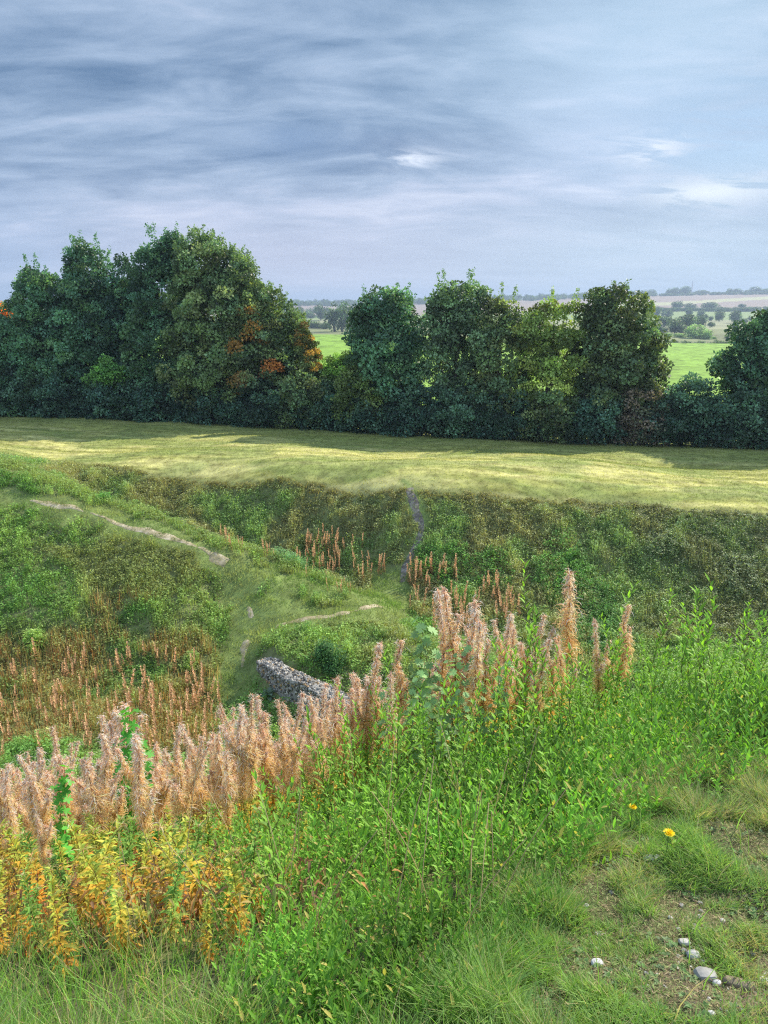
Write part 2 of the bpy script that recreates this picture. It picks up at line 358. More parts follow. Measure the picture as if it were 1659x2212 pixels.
def turf(x, y, u, v):
    a = 1-sstep(.4, 1.7, seg_dist(x, y, TR_SPUR)+(fbm(x, y, 2, 41)-.5)*1.6)
    a = np.maximum(a, 1-sstep(.5, 1.3, seg_dist(x, y, TR_DOWN)+(fbm(x, y, 2, 42)-.5)))
    a = np.maximum(a, 1-sstep(.5, 1.6, seg_dist(x, y, TR_KNOLL)+(fbm(x, y, 2, 43)-.5)))
    a = np.maximum(a, 1-sstep(.15, .6, seg_dist(x, y, TR_FAR)+(fbm(x, y, 2, 44)-.5)))
    inb = ((u > 480) & (u < 800) & (v > 1215) & (v < 1345) & (y > 34) & (y < 43))
    a = np.maximum(a, np.where(inb, sstep(.38, .55, fbm(x/1.1, y/1.1, 3, 45)+.03), 0))
    fl = ((u > 800) & (u < 890) & (v > 1225) & (v < 1345) & (y > 36) & (y < 46)); a = np.maximum(a, np.where(fl, .9, 0))
    return np.where((y > 26) & (y < 52), a, 0)
ys = np.concatenate([np.arange(-4, 0, .25), np.arange(0, 7, .035), np.geomspace(7, 30, 150)[:-1], np.arange(30, 92, .2), np.geomspace(92, 9000, 260)])
ss = np.linspace(-1, 1, 640); X = ss[None, :]*(5+1.15*np.maximum(ys, 0))[:, None]; Y = np.broadcast_to(ys[:, None], X.shape)
Z = height(X, Y)
nr, nc = X.shape; idx = np.arange(nr*nc).reshape(nr, nc)
Q = np.stack([idx[:-1, :-1], idx[:-1, 1:], idx[1:, 1:], idx[1:, :-1]], -1).reshape(-1, 4)
tag(obj('ground', meshdata('ground', np.stack([X, Y, Z], -1), Q, zone_col(X, Y, Z), M_GROUND, True)), kind='structure')
def strip(name, pl, wid, m, seed, lift=.03):
    pl = np.array(pl); s = np.r_[0, np.cumsum(np.hypot(*np.diff(pl, axis=0).T))]; t = np.arange(0, s[-1], .15)
    x = np.interp(t, s, pl[:, 0]); y = np.interp(t, s, pl[:, 1])
    for _ in range(6): x[1:-1] = (x[:-2]+x[1:-1]*2+x[2:])/4; y[1:-1] = (y[:-2]+y[1:-1]*2+y[2:])/4
    tx = np.gradient(x); ty = np.gradient(y); l = np.hypot(tx, ty); nx, ny = -ty/l, tx/l
    ww = np.array([wid(a) for a in t/s[-1]]); bare = np.clip(ww*(.5+fbm(t/.9, t*0+seed, 3, seed+20))/.10-.25, 0, 1)
    a = ww*(.25+1.3*fbm(t/.8, t*0+seed, 3, seed)); b = ww*(.25+1.3*fbm(t/.8, t*0+seed+9, 3, seed+3))
    k = np.linspace(-1, 1, 7); off = np.where(k[None] < 0, k[None]*a[:, None], k[None]*b[:, None])
    xx = x[:, None]+nx[:, None]*off; yy = y[:, None]+ny[:, None]*off
    zz = height(xx, yy)+(lift*.6*(1-np.abs(k)**3)[None]+.004)*bare[:, None]-.12*(1-bare[:, None])
    i = np.arange(xx.size).reshape(xx.shape); Q = np.stack([i[:-1, :-1], i[:-1, 1:], i[1:, 1:], i[1:, :-1]], -1).reshape(-1, 4)
    return tag(obj(name, meshdata(name, np.stack([xx, yy, zz], -1), Q, None, m, True)), kind='structure')
def wsp(t): return .06+.10*t+.16*np.clip(1-abs(t-.74)/.15, 0, 1)+.20*np.clip(1-abs(t-.42)/.10, 0, 1)+.14*(t > .95)
strip('path_on_spur', TR_SPUR, wsp, M_CHALK, 3, .05)
strip('path_to_wall', TR_DOWN, lambda t: .10+.2*np.exp(-((t-.5)/.06)**2)+.14*np.exp(-((t-.12)/.05)**2), M_CHALK, 5, .05)
strip('path_on_knoll', TR_KNOLL, lambda t: .09+.12*(t < .6)*(t > .03)+.13*(t > .7)*(t < .95), M_CHALK, 8, .06)
strip('path_up_far_slope', TR_FAR, lambda t: .36*(1-.4*t) if .05 < t < .8 else .08, M_MUD, 11, .05)

# ---------------------------------------------------------------- trees
def blobs3(bl, y, extra=0):
    o = []
    for b in bl:
        u, v, ru, rv = b[:4]; dy = b[4] if len(b) > 4 else 0
        p = at(u, v, y+dy); xc, wy, wz = ray(u, v); k = (y+dy)/wy
        o.append((np.array(p), ru*k/F, rv*k/F))
    return o
def crown(bs, cols, leaf=.2, dens=1.0, r=rng, clump=.62, spots=(), spiky=0, per=70):
    PV, DV, CV, LV = [], [], [], []
    cols = np.array(cols)
    for c, rx, rz in bs:
        ry = (rx+rz)*.5*.85
        area = 4*PI*((rx*rz+rx*ry+ry*rz)/3); nC = max(6, int(area*dens*1.15/clump**2*.5))
        d = rdir(nC, r=r); rad = .42+.70*r.random(nC)**.6
        cc = c+d*np.c_[rx*rad, ry*rad, rz*rad]; cr = clump*(.55+.8*r.random(nC))
        base = cols[r.integers(0, len(cols), nC)]*(.35+1.3*r.random((nC, 1))**1.3)
        for (sp, srad, scol) in spots:
            near = np.linalg.norm(cc[:, [0, 2]]-np.array(sp)[[0, 2]], axis=1) < srad*(.6+.8*r.random(nC))
            near &= r.random(nC) < .42; base[near] = np.array(scol)*(.7+.6*r.random((near.sum(), 1)))
        m = (per*(cr/clump)**2).astype(int)+4; ii = np.repeat(np.arange(nC), m); k = len(ii)
        e = rdir(k, -.75, 1, r); q = cc[ii]+e*(cr[ii]*(.55+.5*r.random(k)))[:, None]*np.array([1, 1, .72])
        PV.append(q); CV.append(base[ii]*(1+r.normal(0, .18, (k, 1)))); DV.append(unit(e*.6+rdir(k, r=r))); LV.append(np.full(k, leaf)*(.6+.8*r.random(k)))
        if spiky:
            ns = int(spiky*rx*6); th = r.uniform(-1, 1, ns); base_p = c+np.c_[th*rx*.95, r.uniform(-.5, .5, ns)*ry, rz*np.sqrt(np.maximum(1-th**2, .05))*.92]
            for bp in base_p:
                ln = r.uniform(.7, 1.9); dd = unit(np.array([(bp[0]-c[0])/rx*.5+r.normal(0, .12), r.normal(0, .2), 1.]))
                kk = int(38*ln); t = r.random(kk); q = bp+dd*(t*ln)[:, None]+r.normal(0, 1, (kk, 3))*(.20*(1-t*.75))[:, None]
                PV.append(q); CV.append(np.tile(cols[0]*1.15, (kk, 1))*(1+r.normal(0, .15, (kk, 1)))); DV.append(rdir(kk, r=r)); LV.append(np.full(kk, leaf)*(.5+.5*r.random(kk)))
    P = np.concatenate(PV); D = np.concatenate(DV); Cc = np.clip(np.concatenate(CV), .004, 1); Lf = np.concatenate(LV)
    S = unit(np.cross(D, rdir(len(P), r=r)))
    V, Q, k = diamonds(P, D, S, Lf, Lf*.75)
    return V, Q, rep(Cc, k)
GN = [(.042, .085, .044), (.034, .070, .042), (.052, .092, .040)]
def tree(name, label, bl, y, cols=GN, group='trees in the line beyond the mown field', kind='tree', leaf=.27, dens=1., spots=(), spiky=0, clump=.80, seed=0, base=None, trunk=.25, multi=1, per=112):
    r = np.random.default_rng(seed+100); bs = blobs3(bl, y)
    if 9 <= seed <= 13: bs = [(c, rx*(1.04 if seed == 13 else 1.2), rz*1.04) for c, rx, rz in bs]
    x0 = base if base is not None else float(np.mean([b[0][0] for b in bs])); z0 = hz(x0, y)
    e = bpy.data.objects.new(name, None); link(e); e.location = (x0, y, z0-.05); o0 = np.array([x0, y, z0-.05])
    sp3 = [(np.array(at(u, v, y)), rr*y/F, c) for (u, v, rr, c) in spots]
    V, Q, Cc = crown(bs, cols, leaf, dens*1.15, r, clump, sp3, spiky, per)
    obj('crown', meshdata('crown', V-o0, Q, Cc, M_TREE), e)
    mb = MB(); top = max(bs, key=lambda b: b[0][2])
    for k in range(multi):
        off = np.array([r.normal(0, .5) if multi > 1 else 0, r.normal(0, .3), 0])
        tp = top[0]-o0+off*1.5; n_ = 9; t = np.linspace(0, 1, n_)[:, None]
        path = off*(1-t)+tp*t+np.c_[r.normal(0, .12, n_), r.normal(0, .12, n_), np.zeros(n_)]*np.minimum(t, 1)
        path[:, :2] = path[:, :2]*t**.8+off[:2]*(1-t**.8)
        Vt, Qt = tube(path, trunk*(1.05-t[:, 0]*.85), 7); mb.add(Vt, Qt, (.09, .075, .06))
        for c, rx, rz in bs:
            for _ in range(3):
                s = r.uniform(.15, .6); p0 = path[int(s*(n_-1))]; p1 = c-o0+rdir(1, -.2, .9, r)[0]*np.array([rx, rx*.8, rz])*.75
                mid = (p0+p1)/2+np.array([0, 0, -.15*np.linalg.norm(p1-p0)*.5])
                tt = np.linspace(0, 1, 5)[:, None]; pp = (1-tt)**2*p0+2*tt*(1-tt)*mid+tt**2*p1
                Vt, Qt = tube(pp, trunk*.38*(1-tt[:, 0]*.8), 5); mb.add(Vt, Qt, (.085, .075, .06))
    obj('trunk', mb.me('trunk', M_BARK, True), e)
    return tag(e, label, kind, group)
LX0, LX1 = atz(0, 900, -12), atz(1659, 972, -13)
def liney(u):                                            # distance of the tree line seen at column u
    v = np.interp(u, [0, 400, 829, 1250, 1659], [900, 915, 940, 960, 972]); z = np.interp(u, [0, 829, 1659], [-12, -12.4, -13])
    return atz(u, float(v), float(z))[1]
DK = [(.032, .068, .042), (.028, .058, .040), (.040, .074, .038)]
OL = [(.060, .088, .036), (.050, .080, .038), (.076, .092, .036)]
YG = [(.090, .125, .030), (.075, .105, .030), (.12, .14, .035)]
ORN = (.16, .085, .02)
tree('autumn_tree', 'orange leaved tree behind the leftmost treetops', [(5,700,42,38),(-60,720,50,55),(10,760,45,45)], liney(0)+9, [(.32, .09, .012), (.26, .10, .015), (.12, .10, .02)], seed=1)
tree('broadleaf_tree', 'spreading dark green tree at the left edge of the line', [(95,660,55,62),(45,740,80,75),(-30,790,90,100),(110,790,75,95),(60,850,85,70),(80,625,22,45)], liney(40)+3, GN, seed=2, spiky=.6, trunk=.35)
tree('broadleaf_tree', 'round topped green tree, second from the left', [(192,592,44,56),(188,680,66,85),(185,780,70,90)], liney(190)+3.5, GN, seed=3, spiky=.7, trunk=.3)
tree('broadleaf_tree', 'darkest lower tree in the gap between two taller left crowns', [(278,640,42,72),(268,750,60,100),(290,850,60,60)], liney(275)+5, DK, seed=4, trunk=.28)
tree('broadleaf_tree', 'tall columnar tree with a twin rounded top, tallest dark crown', [(335,562,32,48),(375,560,30,46),(352,650,62,80),(350,760,80,100)], liney(350)+3.5, GN, seed=5, spiky=.5, trunk=.35)
tree('broad_tree', 'widest tree with spiky upright twigs and patches of orange leaves', [(440,580,55,56),(500,620,55,60),(470,690,105,85),(560,720,75,85),(520,800,115,90),(600,790,70,75),(625,735,32,50),(440,800,80,90)], liney(500)+3, OL+[(.06,.085,.03)], spiky=2.6, seed=6, trunk=.42, spots=[(548,700,34,ORN),(530,730,20,ORN),(668,755,24,ORN),(590,800,18,(.2,.08,.02)),(520,830,30,(.14,.09,.03))])
tree('young_tree', 'slim young tree with bright orange leaves right of the widest tree', [(655,735,14,32),(672,775,18,36)], liney(665)+2, [(.07,.09,.03), (.15,.09,.02), (.06,.08,.03), (.07,.09,.03)], leaf=.17, clump=.4, seed=7, trunk=.08, dens=1.2)
tree('loose_shrub', 'light green loose shrub in the gap below the far pasture', [(735,800,45,28),(710,840,45,40),(760,780,25,22)], liney(720)+4, [(.10,.17,.035),(.08,.13,.03)], leaf=.17, clump=.42, seed=8, trunk=.07, kind='shrub', dens=.8)
tree('broadleaf_tree', 'pointed dark tree just right of the pasture gap', [(845,672,42,40),(800,690,28,32),(830,740,62,65),(840,820,70,80)], liney(835)+3, GN, seed=9, spiky=.3, trunk=.28)
tree('broadleaf_tree', 'tallest grey green tree right of the gap, crown rising over the hills', [(990,650,46,42),(965,690,45,40),(1000,730,50,60),(960,790,45,60),(1010,850,55,60)], liney(980)+3, [(.060,.095,.045),(.070,.105,.055),(.05,.08,.04)], seed=10, spiky=.35, trunk=.3, dens=.72)
tree('broadleaf_tree', 'brownish green tree right of the grey green one', [(1080,695,46,42),(1090,770,58,62),(1075,850,55,60)], liney(1085)+3.5, OL, seed=11, spiky=.3, trunk=.26, dens=.72)
tree('broadleaf_tree', 'yellow green thin crowned tree in the middle of the right group', [(1195,695,42,40),(1150,730,36,42),(1215,770,50,60),(1175,840,60,65)], liney(1185)+3, YG, seed=12, spiky=.25, trunk=.26, dens=.6)
tree('broadleaf_tree', 'big rounded olive tree with spreading right side, last before the open pasture', [(1330,672,58,46),(1300,730,50,60),(1365,745,62,62),(1340,810,80,75),(1385,850,45,55),(1290,850,55,65)], liney(1335)+3, OL+[(.05,.07,.03)], seed=13, spiky=.25, trunk=.36)
tree('broadleaf_tree', 'tree cut by the right edge with a small side lobe', [(1645,735,52,48),(1700,700,60,60),(1610,790,52,50),(1558,792,18,22),(1660,860,80,80)], liney(1640)+3.5, GN, seed=14, trunk=.3)
tree('broadleaf_tree', 'dark tree beyond the right edge of the view', [(1800,720,80,70),(1800,820,100,100)], liney(1800)+3, GN, seed=15, trunk=.3)
tree('broadleaf_tree', 'dark tree beyond the left edge of the view', [(-170,680,90,80),(-170,800,120,110)], liney(-150)+3, GN, seed=16, trunk=.35)
HB = [(40,860,85,60,'blue green'),(150,860,80,60,'dark'),(255,870,70,55,'dark'),(235,810,38,32,'bright green'),(360,875,80,55,'dark'),(470,885,80,55,'dark'),(575,885,75,60,'dark'),(660,865,60,65,'olive'),(700,890,60,50,'dark'),(790,845,62,60,'feathery olive'),
 (800,900,70,50,'dark'),(900,890,70,60,'dark'),(1000,900,75,55,'blue green'),(1100,905,70,50,'dark'),(1195,905,70,55,'olive'),(1290,910,70,55,'dark'),(1380,905,60,60,'reddish'),(1490,865,62,42,'blue green'),(1440,915,60,50,'dark'),(1530,915,70,52,'dark'),(1610,900,60,60,'blue green'),(1690,910,80,62,'dark')]
kn = {'dark': [(.026,.054,.038),(.032,.060,.036)], 'blue green': [(.040,.075,.045),(.034,.062,.038)], 'olive': OL, 'bright green': [(.075,.15,.035),(.05,.11,.03)], 'feathery olive': [(.06,.085,.026),(.075,.10,.03)], 'reddish': [(.07,.055,.04),(.05,.055,.035)]}
place = ['under the leftmost tree','under the round topped left tree','left of the twin topped tree foot','at the foot of the left trees, palest there','under the twin topped tree','under the left half of the widest tree','under the right half of the widest tree','right of the widest tree','below the light green shrub','left of the pointed tree','under the pointed tree','between pointed and grey green trees','under the grey green tree','under the brownish tree','under the yellow green tree','left below the big olive tree','right below the big olive tree','in front of the open pasture','below the open pasture, left','below the open pasture, right','left of the edge tree','under the right edge tree']
for i, (u, v, ru, rv, k) in enumerate(HB):
    tree('hedge_bush', k+' hedge bush '+place[i], [(u, v-8, ru*.85, rv*.9), (u-ru*.5, v+rv*.3, ru*.6, rv*.66), (u+ru*.5, v+rv*.35, ru*.6, rv*.62)], liney(u)+(1.2 if k != 'bright green' else .6), kn[k],
         'bushes along the foot of the tree line', 'bush', leaf=.24, clump=.6, seed=40+i, trunk=.08, dens=.9, multi=2, per=60)

# ---------------------------------------------------------------- far trees, hedges and woods beyond the pasture
FG = np.array([[.035,.060,.030],[.045,.070,.030]])
def far_proto(kind, seed):
    r = np.random.default_rng(seed)
    if kind == 'poplar': bs = [(np.array([0, 0, .55]), .16, .45), (np.array([.03, 0, .35]), .18, .3)]
    elif kind == 'bush': bs = [(np.array([0, 0, .5]), .5, .5), (np.array([.3, .1, .4]), .35, .38), (np.array([-.3, 0, .38]), .32, .35)]
    else: bs = [(np.array([0, 0, .62]), .38, .36), (np.array([.22, .05, .48]), .28, .3), (np.array([-.24, 0, .5]), .26, .28), (np.array([.02, 0, .35]), .3, .25)]
    V, Q, Cc = crown(bs, FG, .075, .9, r, .16, per=26)
    cm = meshdata('crown', V, Q, Cc, M_TREE)
    Vt, Qt = tube([(0, 0, 0), (.01, 0, .3), (0, .01, .6)], [.035, .025, .01], 6)
    return cm, meshdata('trunk', Vt, Qt, np.tile([.08,.07,.06], (len(Vt), 1)), M_BARK, True)
PR = {k: [far_proto(k, 200+i*7+j) for j in range(3)] for i, k in enumerate(('tree', 'poplar', 'bush'))}
PALE = {}
def far_tree(name, label, cat, group, x, y, w_, h_, kind, i, pale=False):
    cm, tm = PR[kind][i % 3]
    if pale:
        key = (kind, i % 3)
        if key not in PALE:
            m2 = cm.copy(); a = m2.color_attributes['Col']; b = np.empty(len(a.data)*4, np.float32); a.data.foreach_get('color', b); b = b.reshape(-1, 4); b[:, :3] = b[:, :3]*np.array([2.6, 2.4, 2.0]); a.data.foreach_set('color', b.ravel()); PALE[key] = m2
        cm = PALE[key]
    e = bpy.data.objects.new(name, None); link(e); e.location = (x, y, hz(x, y)-.3)
    nat = {'tree': .95, 'poplar': .38, 'bush': 1.15}[kind]
    e.scale = (w_/nat, w_/nat, h_); e.rotation_euler = (0, 0, i*1.7)
    obj('crown', cm, e)
    if h_ > 8: obj('trunk', tm, e)
    return tag(e, label, cat, group)
def U2(cx_): return 1355.5+cx_*.183
def V2(cy_): return 596.4+cy_*.183
def U3(cx_): return 596.4+cx_*.1307
def V3(cy_): return 596.4+cy_*.1307
R2 = [(580,405,120,105),(735,402,150,80),(970,402,190,90),(1090,402,80,35),(1270,402,90,35),(1350,388,75,60),(1440,395,80,32),(1530,395,90,32),(1630,400,80,40),(1210,402,60,25),
 (335,480,140,115),(460,500,120,100),(720,480,90,95),(865,480,80,80),(905,530,70,80),(980,530,60,55),(1080,540,100,140),(1265,560,150,150),(1370,560,90,60),(1450,530,80,50),(985,610,70,70),(1275,640,90,90),(1640,470,60,60)]
wh = ['at the left end of the far hedge','second in the far hedge','broadest in the far hedge','low, right of the broadest in the far hedge','low, middle of the far hedge','standing above the far hedge','low, right part of the far hedge','low, right end of the far hedge','at the far hedge by the right edge','smallest in the far hedge',
 'rising at the left behind the olive tree','second left above the valley wood','topmost on the valley wood','left of three above the pale field foot','below the left of three','small round one in the valley','tall upright one in the pale field','largest in the pale field','low, right of the largest','low, near the right edge tree','small, in the rough valley ground','dark, above the pasture edge','by the right edge above the valley']
for i, (a, b, w_, h_) in enumerate(R2):
    x, y, z = hit(U2(a), V2(b), 700, 2600); s = y/F*.183
    far_tree('far_tree', 'hazy distant tree '+wh[i], 'tree', 'hazy trees in the far fields', x, y, w_*s, h_*s, 'tree' if h_ > 45 else 'bush', i)
R2b = [(430,610,150,130),(560,690,200,180),(700,650,220,190),(850,610,160,140),(640,690,160,120),(400,690,120,90)]
for i, (a, b, w_, h_) in enumerate(R2b):
    x, y, z = hit(U2(a), V2(b)-1, 560, 1300); s = y/F*.183
    far_tree('valley_tree', 'rounded tree of the dark valley wood beyond the right pasture', 'tree', 'trees of the valley wood', x, y, w_*s, h_*s, 'tree', i)
for i, (a, b, w_, h_, t_) in enumerate([(800,735,220,150,'widest pale scrub beyond the pasture edge'),(930,745,130,105,'pale scrub right of the widest one'),(1200,740,100,50,'low dull bush beyond the pasture edge'),(1260,690,80,50,'low bush under the dark valley tree'),(1020,745,60,34,'smallest pale bush on the pasture edge'),(620,725,140,50,'low pale scrub left of the widest one'),(480,715,110,45,'leftmost low pale scrub by the olive tree')]):
    x, y, z = hit(U2(a), V2(b), 480, 900); s = y/F*.183
    far_tree('scrub_bush', t_, 'bush', 'scrub beyond the pasture', x, y, w_*s, h_*s, 'bush', i, pale=i != 2)
R3 = [(400,850,130,290,'poplar','dark narrow poplar at the left of the gap'),(740,730,240,250,'tree','broad dark tree left of the poplars'),(570,700,150,90,'bush','low round tree left of the broad tree'),(960,920,150,420,'poplar','leftmost of three tall poplars in the gap'),(1090,920,140,430,'poplar','middle one of three tall poplars in the gap'),(1225,915,160,420,'poplar','rightmost of three tall poplars in the gap'),(1370,740,150,150,'tree','pale round tree right of the poplars'),(640,865,220,120,'bush','dark low tree at the foot of the broad tree'),(820,875,160,110,'bush','dark low tree beside the poplar feet'),(320,850,90,150,'tree','small tree left of the dark narrow poplar'),(880,690,90,120,'tree','small dark tree tucked between broad tree and poplars')]
for i, (a, b, w_, h_, k, t_) in enumerate(R3):
    x, y, z = hit(U3(a), V3(b), 560, 2000); s = y/F*.1307
    far_tree('gap_tree', t_+', hazy blue', 'tree', 'hazy trees seen in the gap', x, y, w_*s, h_*s, k, i)
CR = [(275,240,90,60),(480,240,80,60),(560,240,110,70),(670,235,120,80),(800,205,60,30),(880,205,120,40),(1190,180,90,50),(1285,180,90,50),(1400,180,80,35),(1495,178,110,65),(1625,178,100,50)]
cw = ['leftmost, beside the big olive tree','second from the left','third from the left','just left of the thin mast','just right of the thin mast','long low one right of the mast','left of a pair','right of a pair','low one between the pair and the tallest','tallest, right part','cut by the right edge']
for i, (a, b, w_, h_) in enumerate(CR):
    x = (U2(a)-829.5)/F*3150/1.04; y = 3150; s = y/F*.183
    far_tree('skyline_tree', 'blue skyline tree on the right hill, '+cw[i], 'tree', 'trees on the right skyline', x, y, w_*s*1.05, h_*s*1.1, 'bush', i)
mx_, my_ = (1492-829.5)/F*3120/1.04, 3120.
mV, mQ = tube([(0,0,0),(0,0,30),(0,0,52),(0,0,56)], [2.2, 1.9, 1.6, .3], 6); mV2, mQ2 = tube([(-1.8,0,40),(1.8,0,40)], [.8,.8], 5)
mb = MB(); mb.add(mV, mQ, (.5,.5,.5)); mb.add(mV2, mQ2, (.4,.4,.4))
tag(obj('mast', mb.me('mast', M_STEM), None, (mx_, my_, hz(mx_, my_)-1)), 'thin pale mast standing on the right skyline', 'mast')
# crest woods and hedge lines: masses nobody could count
def woods(name, ab, label, seed, hgt, n_):
    r = np.random.default_rng(seed); bs = []
    for i in range(n_):
        t = r.random(); u = ab[0]+(ab[1]-ab[0])*t; y = r.uniform(ab[2], ab[3]); x = (u-829.5)/F*y/1.04
        h_ = hgt*(.6+.7*r.random()); bs.append((np.array([x, y, hz(x, y)+h_*.45]), h_*r.uniform(.6, 1.1), h_*.55))
    V, Q, Cc = crown(bs, FG, hgt*.16, .6, r, hgt*.28, per=22)
    tag(obj(name, meshdata(name, V, Q, Cc, M_TREE)), label, 'woodland', None, 'stuff')
woods('crest_woods', (560, 1400, 3000, 3300), 'blue hazy woods along the left and middle skyline', 61, 17, 330)
woods('right_hill_hedge', (1395, 1700, 3020, 3080), 'low hazy scrub below the right skyline trees', 62, 9, 90)
woods('valley_hedge', (1380, 1700, 1870, 1895), 'dark hedge line under the ploughed field', 63, 7, 130)
woods('valley_scrub', (1380, 1640, 470, 640), 'rough pale scrub beyond the pasture edge', 64, 2.2, 90)
woods('left_valley_woods', (560, 800, 1500, 2300), 'hazy woods on the low hill behind the gap', 65, 13, 60)
woods('far_left_woods', (-600, 620, 900, 3200), 'hazy woods behind the left trees', 66, 15, 160)
# pasture fence
V, Q = tube([(0,0,0),(0,0,.7),(0,0,1.25)], .09, 5); mb = MB(); mb.add(V, Q, (.3,.28,.25)); pm = mb.me('post', M_STEM)
fe = bpy.data.objects.new('pasture_fence', None); link(fe); fx = (1400-829.5)/F*436/1.02; fe.location = (fx, 436, hz(fx, 436))
for i in range(46):
    x = (1400+i*6-829.5)/F*436/1.02; obj('post', pm, fe, (x-fx, 0, hz(x, 436)-hz(fx, 436)-.1))
for k, h_ in enumerate((.55, 1.05)):
    xs = [(1400+i*6-829.5)/F*436/1.02 for i in range(46)]; V, Q = tube([(x-fx, 0, hz(x, 436)-hz(fx, 436)+h_) for x in xs], .02, 4); mb = MB(); mb.add(V, Q, (.3,.28,.25)); obj('wire', mb.me('wire', M_STEM), fe)
tag(fe, 'thin row of fence posts along the far pasture edge', 'fence')

# ---------------------------------------------------------------- vegetation of the ditch and its banks
def tufts(n_, xy, hgt, nb, col, wd, spread=.12, lean=.5, r=rng, colj=.2):
    """n_ tufts of nb blades; xy positions, hgt (n_), col (n_,3)"""
    x, y = xy; i = np.repeat(np.arange(len(x)), nb); k = len(i)
    px = x[i]+r.normal(0, spread, k); py = y[i]+r.normal(0, spread, k)
    z = height(x, y)[i]
    h = hgt[i]*(.5+.6*r.random(k)); th = r.uniform(0, 2*PI, k); l = (h*lean*r.random(k))
    V, Q, kk = blades(np.c_[px, py, z-.04], h, wd, np.c_[np.cos(th)*l, np.sin(th)*l])
    return V, Q, rep(np.clip(col[i]*(1+r.normal(0, colj, (k, 1))), .005, 1), kk)
def herbs(xy, hgt, nl, col, lf, r=rng, colj=.2, rad=.14, wr=.55):
    x, y = xy; i = np.repeat(np.arange(len(x)), nl); k = len(i); z = height(x, y)[i]
    t = r.random(k); a = r.uniform(0, 2*PI, k); q = rad*np.sqrt(r.random(k))*(1.1-t*.5)
    P = np.c_[x[i]+np.cos(a)*q, y[i]+np.sin(a)*q, z+hgt[i]*t]
    D = unit(np.c_[np.cos(a), np.sin(a), r.uniform(-.3, .9, k)]+rdir(k, r=r)*.5); S = unit(np.cross(D, np.array([0, 0, 1.]))+rdir(k, r=r)*.45)
    Lf = lf*(.6+.8*r.random(k)); V, Q, kk = diamonds(P, D, S, Lf, Lf*wr)
    return V, Q, rep(np.clip(col[i]*(1+r.normal(0, colj, (k, 1))), .005, 1), kk)
def scat(N, x0, x1, y0, y1, r=rng): return r.uniform(x0, x1, N), r.uniform(y0, y1, N)
def pathclear(x, y):
    d = np.minimum(np.minimum(seg_dist(x, y, TR_SPUR)*1.0, seg_dist(x, y, TR_KNOLL)*1.2), np.minimum(seg_dist(x, y, TR_DOWN)*1.2, seg_dist(x, y, TR_FAR)))
    return d
WALLP = [at(572,1425,32.5), at(602,1443,31.1), at(647,1467,30.0), at(694,1488,29.1), at(740,1507,28.3), at(800,1535,27.4)]
WALLL = [(p[0], p[1]) for p in WALLP]
def mixc(a, b, t): return np.array(a)*(1-t[:, None])+np.array(b)*t[:, None]

# one big sampling of the rough ground between 18 m and the mown rim
N = 105000
x, y = scat(N, -44, 40, 19, 58)
keep = (np.abs(x) < 6+.62*y); x, y = x[keep], y[keep]
z = height(x, y); u, v, d = proj(x, y, z)
fld = infield(x, y); cl = pathclear(x, y); tf = turf(x, y, u, v)
wd_ = seg_dist(x, y, WALLL)
far = (y > np.interp(x, [-40, -21, -16.9, -10, -5, -1, 1, 8, 18, 40], [52, 51, 48.6, 46, 44.5, 42.6, 40.5, 37, 36.5, 36]))
ok = (fld < .5) & (cl > .22+.25*(vnoise(x/.5, y/.5, 3)-.5)) & (wd_ > .65)
n1 = fbm(x/2.2, y/2.2, 4, 51); n2 = fbm(x/.9, y/.9, 3, 52); n3 = fbm(x/5, y/5, 3, 53)
OUT = []
def sel(m): return x[m], y[m]
# far slope
m = ok & far & (tf < .4)
brown = mixc((.33, .30, .14), (.25, .33, .12), sstep(.35, .6, n1)); brown = brown*(.5+1.3*n2[:, None])
gold = sstep(.0, 1.6, rimy(x)-y); brown = mixc((.0, .0, .0), (1, 1, 1), gold)*brown+(1-gold)[:, None]*np.array([.34, .27, .11])
rightw = sstep(10, 22, x)*.6; brown = brown*(1-rightw[:, None])+rightw[:, None]*np.array([.19, .22, .12])*(.6+.6*n2[:, None])
h0 = (.14+.80*n2**1.6)*(.35+.65*sstep(-.2, 2.2, rimy(x)-y+(fbm(x/.8, y/.8, 2, 58)-.5)*1.6))
OUT.append(tufts(m.sum(), sel(m), h0[m], 8, brown[m], .040, colj=.26))
OUT.append(herbs(sel(m), h0[m]*1.08, 10, brown[m]*np.array([.85, 1.0, .9]), .125, colj=.26))
# near flank of the spur and everything up to the foreground
m = ok & ~far & (tf < .5)
green = mixc((.18, .31, .08), (.30, .40, .12), sstep(.3, .65, n1)); green = green*(.5+1.0*n2[:, None])
dry = (sstep(1330, 1420, v+60*(n3-.5)*2)*(1-sstep(430, 520, u)))*.72*sstep(.30, .6, n1+.12)
dry = np.maximum(dry, .55*sstep(.56, .68, n3)); dry = dry*(y > 26)
green = green*(1-dry[:, None])+np.array([.36, .28, .13])*(.6+.8*n2[:, None])*dry[:, None]
crest = (1-sstep(0, 2.2, np.abs(v-np.interp(u, [0, 150, 300, 450, 600, 750, 840], [1000, 1050, 1100, 1155, 1205, 1268, 1300]))/14.))*(u < 850)*(y > 36)
green = green*(1-crest[:, None]*.6)+np.array([.34, .34, .14])*crest[:, None]*.6
h1 = .12+.70*n2**1.6
OUT.append(tufts(m.sum(), sel(m), h1[m], 7, green[m], .036, colj=.3))
OUT.append(herbs(sel(m), h1[m]*1.08, 11, green[m]*np.array([.9, 1.05, .9]), .115, colj=.26))
